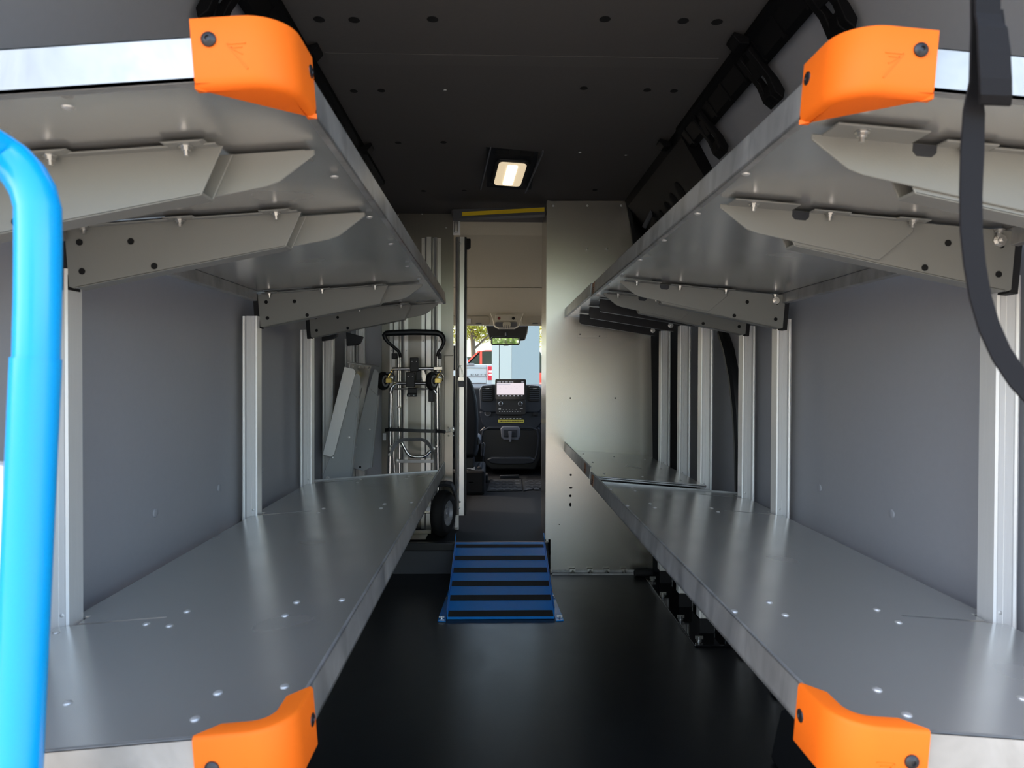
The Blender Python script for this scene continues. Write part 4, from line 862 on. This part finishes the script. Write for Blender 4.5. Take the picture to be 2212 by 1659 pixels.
def wheel_at(par, c, r=.4, ax=(1, 0, 0), wd=.13):
    w_ = MB().lathe([(r * .62, -wd), (r * .95, -wd), (r, -wd * .7), (r, wd * .7), (r * .95, wd), (r * .62, wd)], c, ax, 24).build('wheel', M['tyre'], par, smooth=True)
    MB().lathe([(r * .62, -wd * .8), (r * .62, wd * .8), (r * .2, wd * .9)], c, ax, 16).build('rim', M['rim'], w_)
# white pickup, tailgate towards the van
YT = 21.0
pk = thing('pickup_truck', 'white pickup truck with red tail lights parked beyond the column', 'pickup truck', (-1.05, YT + 2.7, 0))
xR = W(1063, 800, Y=YT).x; xL = xR - 2.03; ang = R(20); piv = Vector((xR, YT, 0))
def TK(u, v, h):   # u across from the right edge, v forward, h up, turned about the right corner
    return piv + Vector((u * math.cos(ang) - v * math.sin(ang), u * math.sin(ang) * 0 + v * math.cos(ang), h))
zg = W(1030, 787, Y=YT).z; zb2 = W(1030, 828, Y=YT).z
MB().box(-1.85, -.17, .02, .10, zb2, zg, TK).build('tailgate', M['carwhite'], pk, bevel=.02)
MB().box(-1.85, -.17, .0, .03, zg - .12, zg - .10, TK).box(-1.85, -.17, .0, .03, zb2 + .2, zb2 + .215, TK).build('tailgate_crease', M['greypl'], pk)
MB().box(-1.2, -.58, -.02, .06, zg - .045, zg + .03, TK).build('tailgate_handle', M['greypl'], pk, bevel=.015)
MB().box(-1.12, -.78, -.028, -.018, zg - .02, zg + .004, TK).build('handle_insert', M['carwhite'], pk)
for u0 in (-2.03, -.17):
    MB().box(u0, u0 + .18, .0, 5.6, zb2 - .08, zg + .0, TK).build('bed_side', M['carwhite'], pk, bevel=.02)
    tl = MB().box(u0 + .02, u0 + .17, -.03, .05, zb2 + .10, zg - .06, TK).build('tail_light', M['taillight'], pk, bevel=.01)
    for k in range(2): MB().box(u0 + .05, u0 + .15, -.036, -.02, zb2 + .24 + k * .09, zb2 + .30 + k * .09, TK).build('reverse_lamp', M['white'], tl)
MB().box(-2.0, -.02, -.12, .1, zb2 - .28, zb2 - .06, TK).build('bumper', M['greypl'], pk, bevel=.03)
MB().box(-1.95, -.08, .1, 5.5, .35, zb2, TK).build('bed', M['greypl'], pk)
MB().prism([(2.0, zb2), (2.0, zg), (2.35, 2.0), (3.6, 2.02), (4.3, zg + .05), (5.5, zg - .1), (5.5, .5), (2.0, .5)], lambda v, h, u: TK(u, v, h), -1.93, -.10).build('cab', M['carwhite'], pk, bevel=.04)
MB().prism([(1.995, zg + .05), (2.005, zg + .05), (2.30, 1.93), (2.29, 1.93)], lambda v, h, u: TK(u, v, h - .0), -1.75, -.28).build('rear_window', M['carglass'], pk)
MB().lathe([(.09, 0), (.085, .01)], TK(-1.02, .018, zg - .17), (0, -1, 0), 20).build('emblem', M['carglass'], pk)
for u in (-1.9, -.15):
    for v in (1.0, 4.6): wheel_at(pk, TK(u, v, .41), .41, (math.cos(ang), 0, 0))
# lettering on the tailgate
fc = bpy.data.curves.new('lettering', 'FONT'); fc.body = 'DUTY'; fc.size = .115; fc.space_character = 1.55; fc.extrude = .004
fo = bpy.data.objects.new('lettering', fc); C.objects.link(fo)
me = bpy.data.meshes.new_from_object(fo.evaluated_get(bpy.context.evaluated_depsgraph_get())); bpy.data.objects.remove(fo)
me.materials.append(M['ink']); me.name = 'lettering'
o = bpy.data.objects.new('lettering', me); C.objects.link(o); o.parent = pk
p0 = W(1016, 811, Y=YT - .02)
o.matrix_local = Matrix.Translation(Vector((p0.x, YT + .0, p0.z)) - ORG[pk.name]) @ Matrix.Rotation(R(90), 4, 'X'); o.scale = (1.25, .62, 1)
o['label'] = 'dark lettering DUTY'

def car(name, label, cat, x, y, z, rot, paint, scale=1.0, L=4.4, Hh=1.5, wd=1.8, suv=False):
    t = thing(name, label, cat, (x, y, z)); ca, sa = math.cos(R(rot)), math.sin(R(rot))
    def T(u, v, h): u, v, h = u * scale, v * scale, h * scale; return Vector((x + u * ca - v * sa, y + u * sa + v * ca, z + h))
    hb = Hh * .58
    body = [(-L / 2, .35), (-L / 2, hb - .12), (-L / 2 + .15, hb), (L * .22, hb), (L * .46, hb - .14), (L / 2, hb - .3), (L / 2, .35), (L * .38, .22), (-L * .38, .22)]
    MB().prism(body, lambda u, h, v: T(u, v, h), -wd / 2, wd / 2).build('body', M[paint], t, bevel=.05, seg=3)
    cab = [(-L * .46 if suv else -L * .40, hb - .01), (-L * .40 if suv else -L * .27, Hh - .03), (-L * .2, Hh), (L * .02, Hh), (L * .07, Hh - .02), (L * .24, hb - .01)]
    MB().prism(cab, lambda u, h, v: T(u, v, h), -wd / 2 + .1, wd / 2 - .1).build('cabin', M['carglass'], t, bevel=.03)
    MB().prism([(cab[1][0], Hh - .06), (cab[1][0] + .1, Hh + .015), (L * .02, Hh + .015), (L * .08, Hh - .05), (L * .02, Hh - .035), (-L * .2, Hh - .03)], lambda u, h, v: T(u, v, h), -wd / 2 + .09, wd / 2 - .09).build('roof', M[paint], t, bevel=.02)
    for u in (-L * .12, L * .055):
        for s in (-1, 1): MB().box(u - .04, u + .04, s * (wd / 2 - .11) - .012, s * (wd / 2 - .11) + .012, hb, Hh - .02, lambda a, b, c: T(a, b, c)).build('door_pillar', M[paint], t)
    for s in (-1, 1): MB().prism([(L * .245, hb), (L * .215, hb), (L * .05, Hh - .03), (L * .08, Hh - .03)], lambda u, h, v: T(u, v, h), s * (wd / 2 - .12) - .02, s * (wd / 2 - .12) + .02).build('windscreen_pillar', M[paint], t)
    for u in (-L * .32, L * .32):
        for s in (-1, 1): wheel_at(t, T(u, s * (wd / 2 - .1), .33), .33 * scale, (-sa, ca, 0), .11)
    for s in (-1, 1): MB().box(L / 2 - .06, L / 2 + .01, s * (wd / 2 - .25) - .16, s * (wd / 2 - .25) + .16, hb - .38, hb - .24, lambda a, b, c: T(a, b, c)).build('head_light', M['white'], t, bevel=.02)
    return t
p = W(1062, 790, Y=27); car('parked_car', 'red hatchback with dark windows parked behind the white pickup', 'car', p.x - .15, 28.7, .0, 180, 'carred', 1.2, Hh=1.78, suv=True)
p = W(1012, 800, Y=29.5); car('parked_car', 'blue car parked at the far side of the lot', 'car', p.x - 1.5, 31.2, .0, 0, 'carblue', 1.25)
p = W(1178, 800, Y=17); car('parked_car', 'red car parked just beside the column', 'car', p.x + 1.55, 17.6, .02, 165, 'carred', 1.05, Hh=1.62, suv=True)
# low cream building at the back of the lot
bd = thing('low_building', 'long low cream building behind the trees', 'building', (0, 55, 0))
MB().box(-22, 22, 55, 62, 0, 4.3).build('walls', M['cream'], bd)
MB().box(-22.4, 22.4, 54.6, 62.4, 4.3, 4.6).build('roof', M['white'], bd)
for k in range(12): MB().box(-20 + k * 3.5, -18.6 + k * 3.5, 54.96, 55.05, 1.2, 2.6).build('window', M['carglass'], bd)
ky = MB().box(-30, 30, 41, 41.3, 0, 1.9).build('low_wall', M['cream']); tag(ky, 'low cream boundary wall behind the parked cars', 'wall')

def tree(label, x, y, z, h, r, key, n=1500, ls=.16, ch=.32):
    t = thing('street_tree' if y > 0 else 'garden_tree', label, 'tree', (x, y, z), 'trees beyond the lot' if y > 0 else 'trees behind the van')
    tr_ = MB().tube([(x, y, z), (x + .05, y, z + h * .3), (x - .05, y, z + h * .6), (x + .1, y, z + h * .85)], [.16, .13, .09, .04], 8)
    for k in range(6):
        a = k * 1.05; tr_.tube([(x, y, z + h * (.38 + .07 * k)), (x + math.cos(a) * r * .4, y + math.sin(a) * r * .4, z + h * (.5 + .06 * k)), (x + math.cos(a) * r * .75, y + math.sin(a) * r * .75, z + h * (.56 + .05 * k))], [.06, .04, .02], 6)
    tr_.build('trunk', M['bark'], t, smooth=True)
    b = MB(); cl = [(Vector((x, y, z + h * .68)) + Vector((random.uniform(-1, 1) * r * .7, random.uniform(-1, 1) * r * .7, random.uniform(-1, 1) * ch * h)), random.uniform(.3, .5) * r) for _ in range(16)]
    for i in range(n):
        c, cr = random.choice(cl); d = Vector((random.gauss(0, 1), random.gauss(0, 1), random.gauss(0, 1))).normalized() * cr * random.uniform(.5, 1)
        q_ = c + d; u = Vector((random.gauss(0, 1), random.gauss(0, 1), random.gauss(0, 1))).normalized(); v = u.orthogonal().normalized(); k = ls * random.uniform(.6, 1.3)
        b.add([q_ - u * k, q_ + v * k * .45, q_ + u * k, q_ - v * k * .45], [(0, 1, 2, 3)])
    f_ = b.build('foliage', M[key], t); f_['kind'] = 'stuff'
random.seed(11)
p = W(1028, 735, Y=33); tree('yellow-green street tree above the white pickup', p.x - .2, 34.5, 0, 6.3, 2.0, 'leafy', 9000, .09, .16)
p = W(985, 735, Y=36); tree('tall green street tree hidden partly by the door column', p.x - 3, 39, 0, 7.5, 2.6, 'leafg', 2200, .16)
p = W(1182, 730, Y=30); tree('yellow-green street tree showing beside the column', p.x + .6, 30, 0, 6.2, 1.9, 'leafy', 5000, .09, .18)
for i, (x, y, lb) in enumerate(((-2.2, -27, 'bushy green tree seen in the mirror, tallest of three'), (1.2, -34, 'slender green tree seen in the mirror'), (4.6, -28, 'rounded green tree standing behind the van'))):
    tree(lb, x, y, GZ, 7 - i * .6, 2.6, 'leafg', 1500, .22)
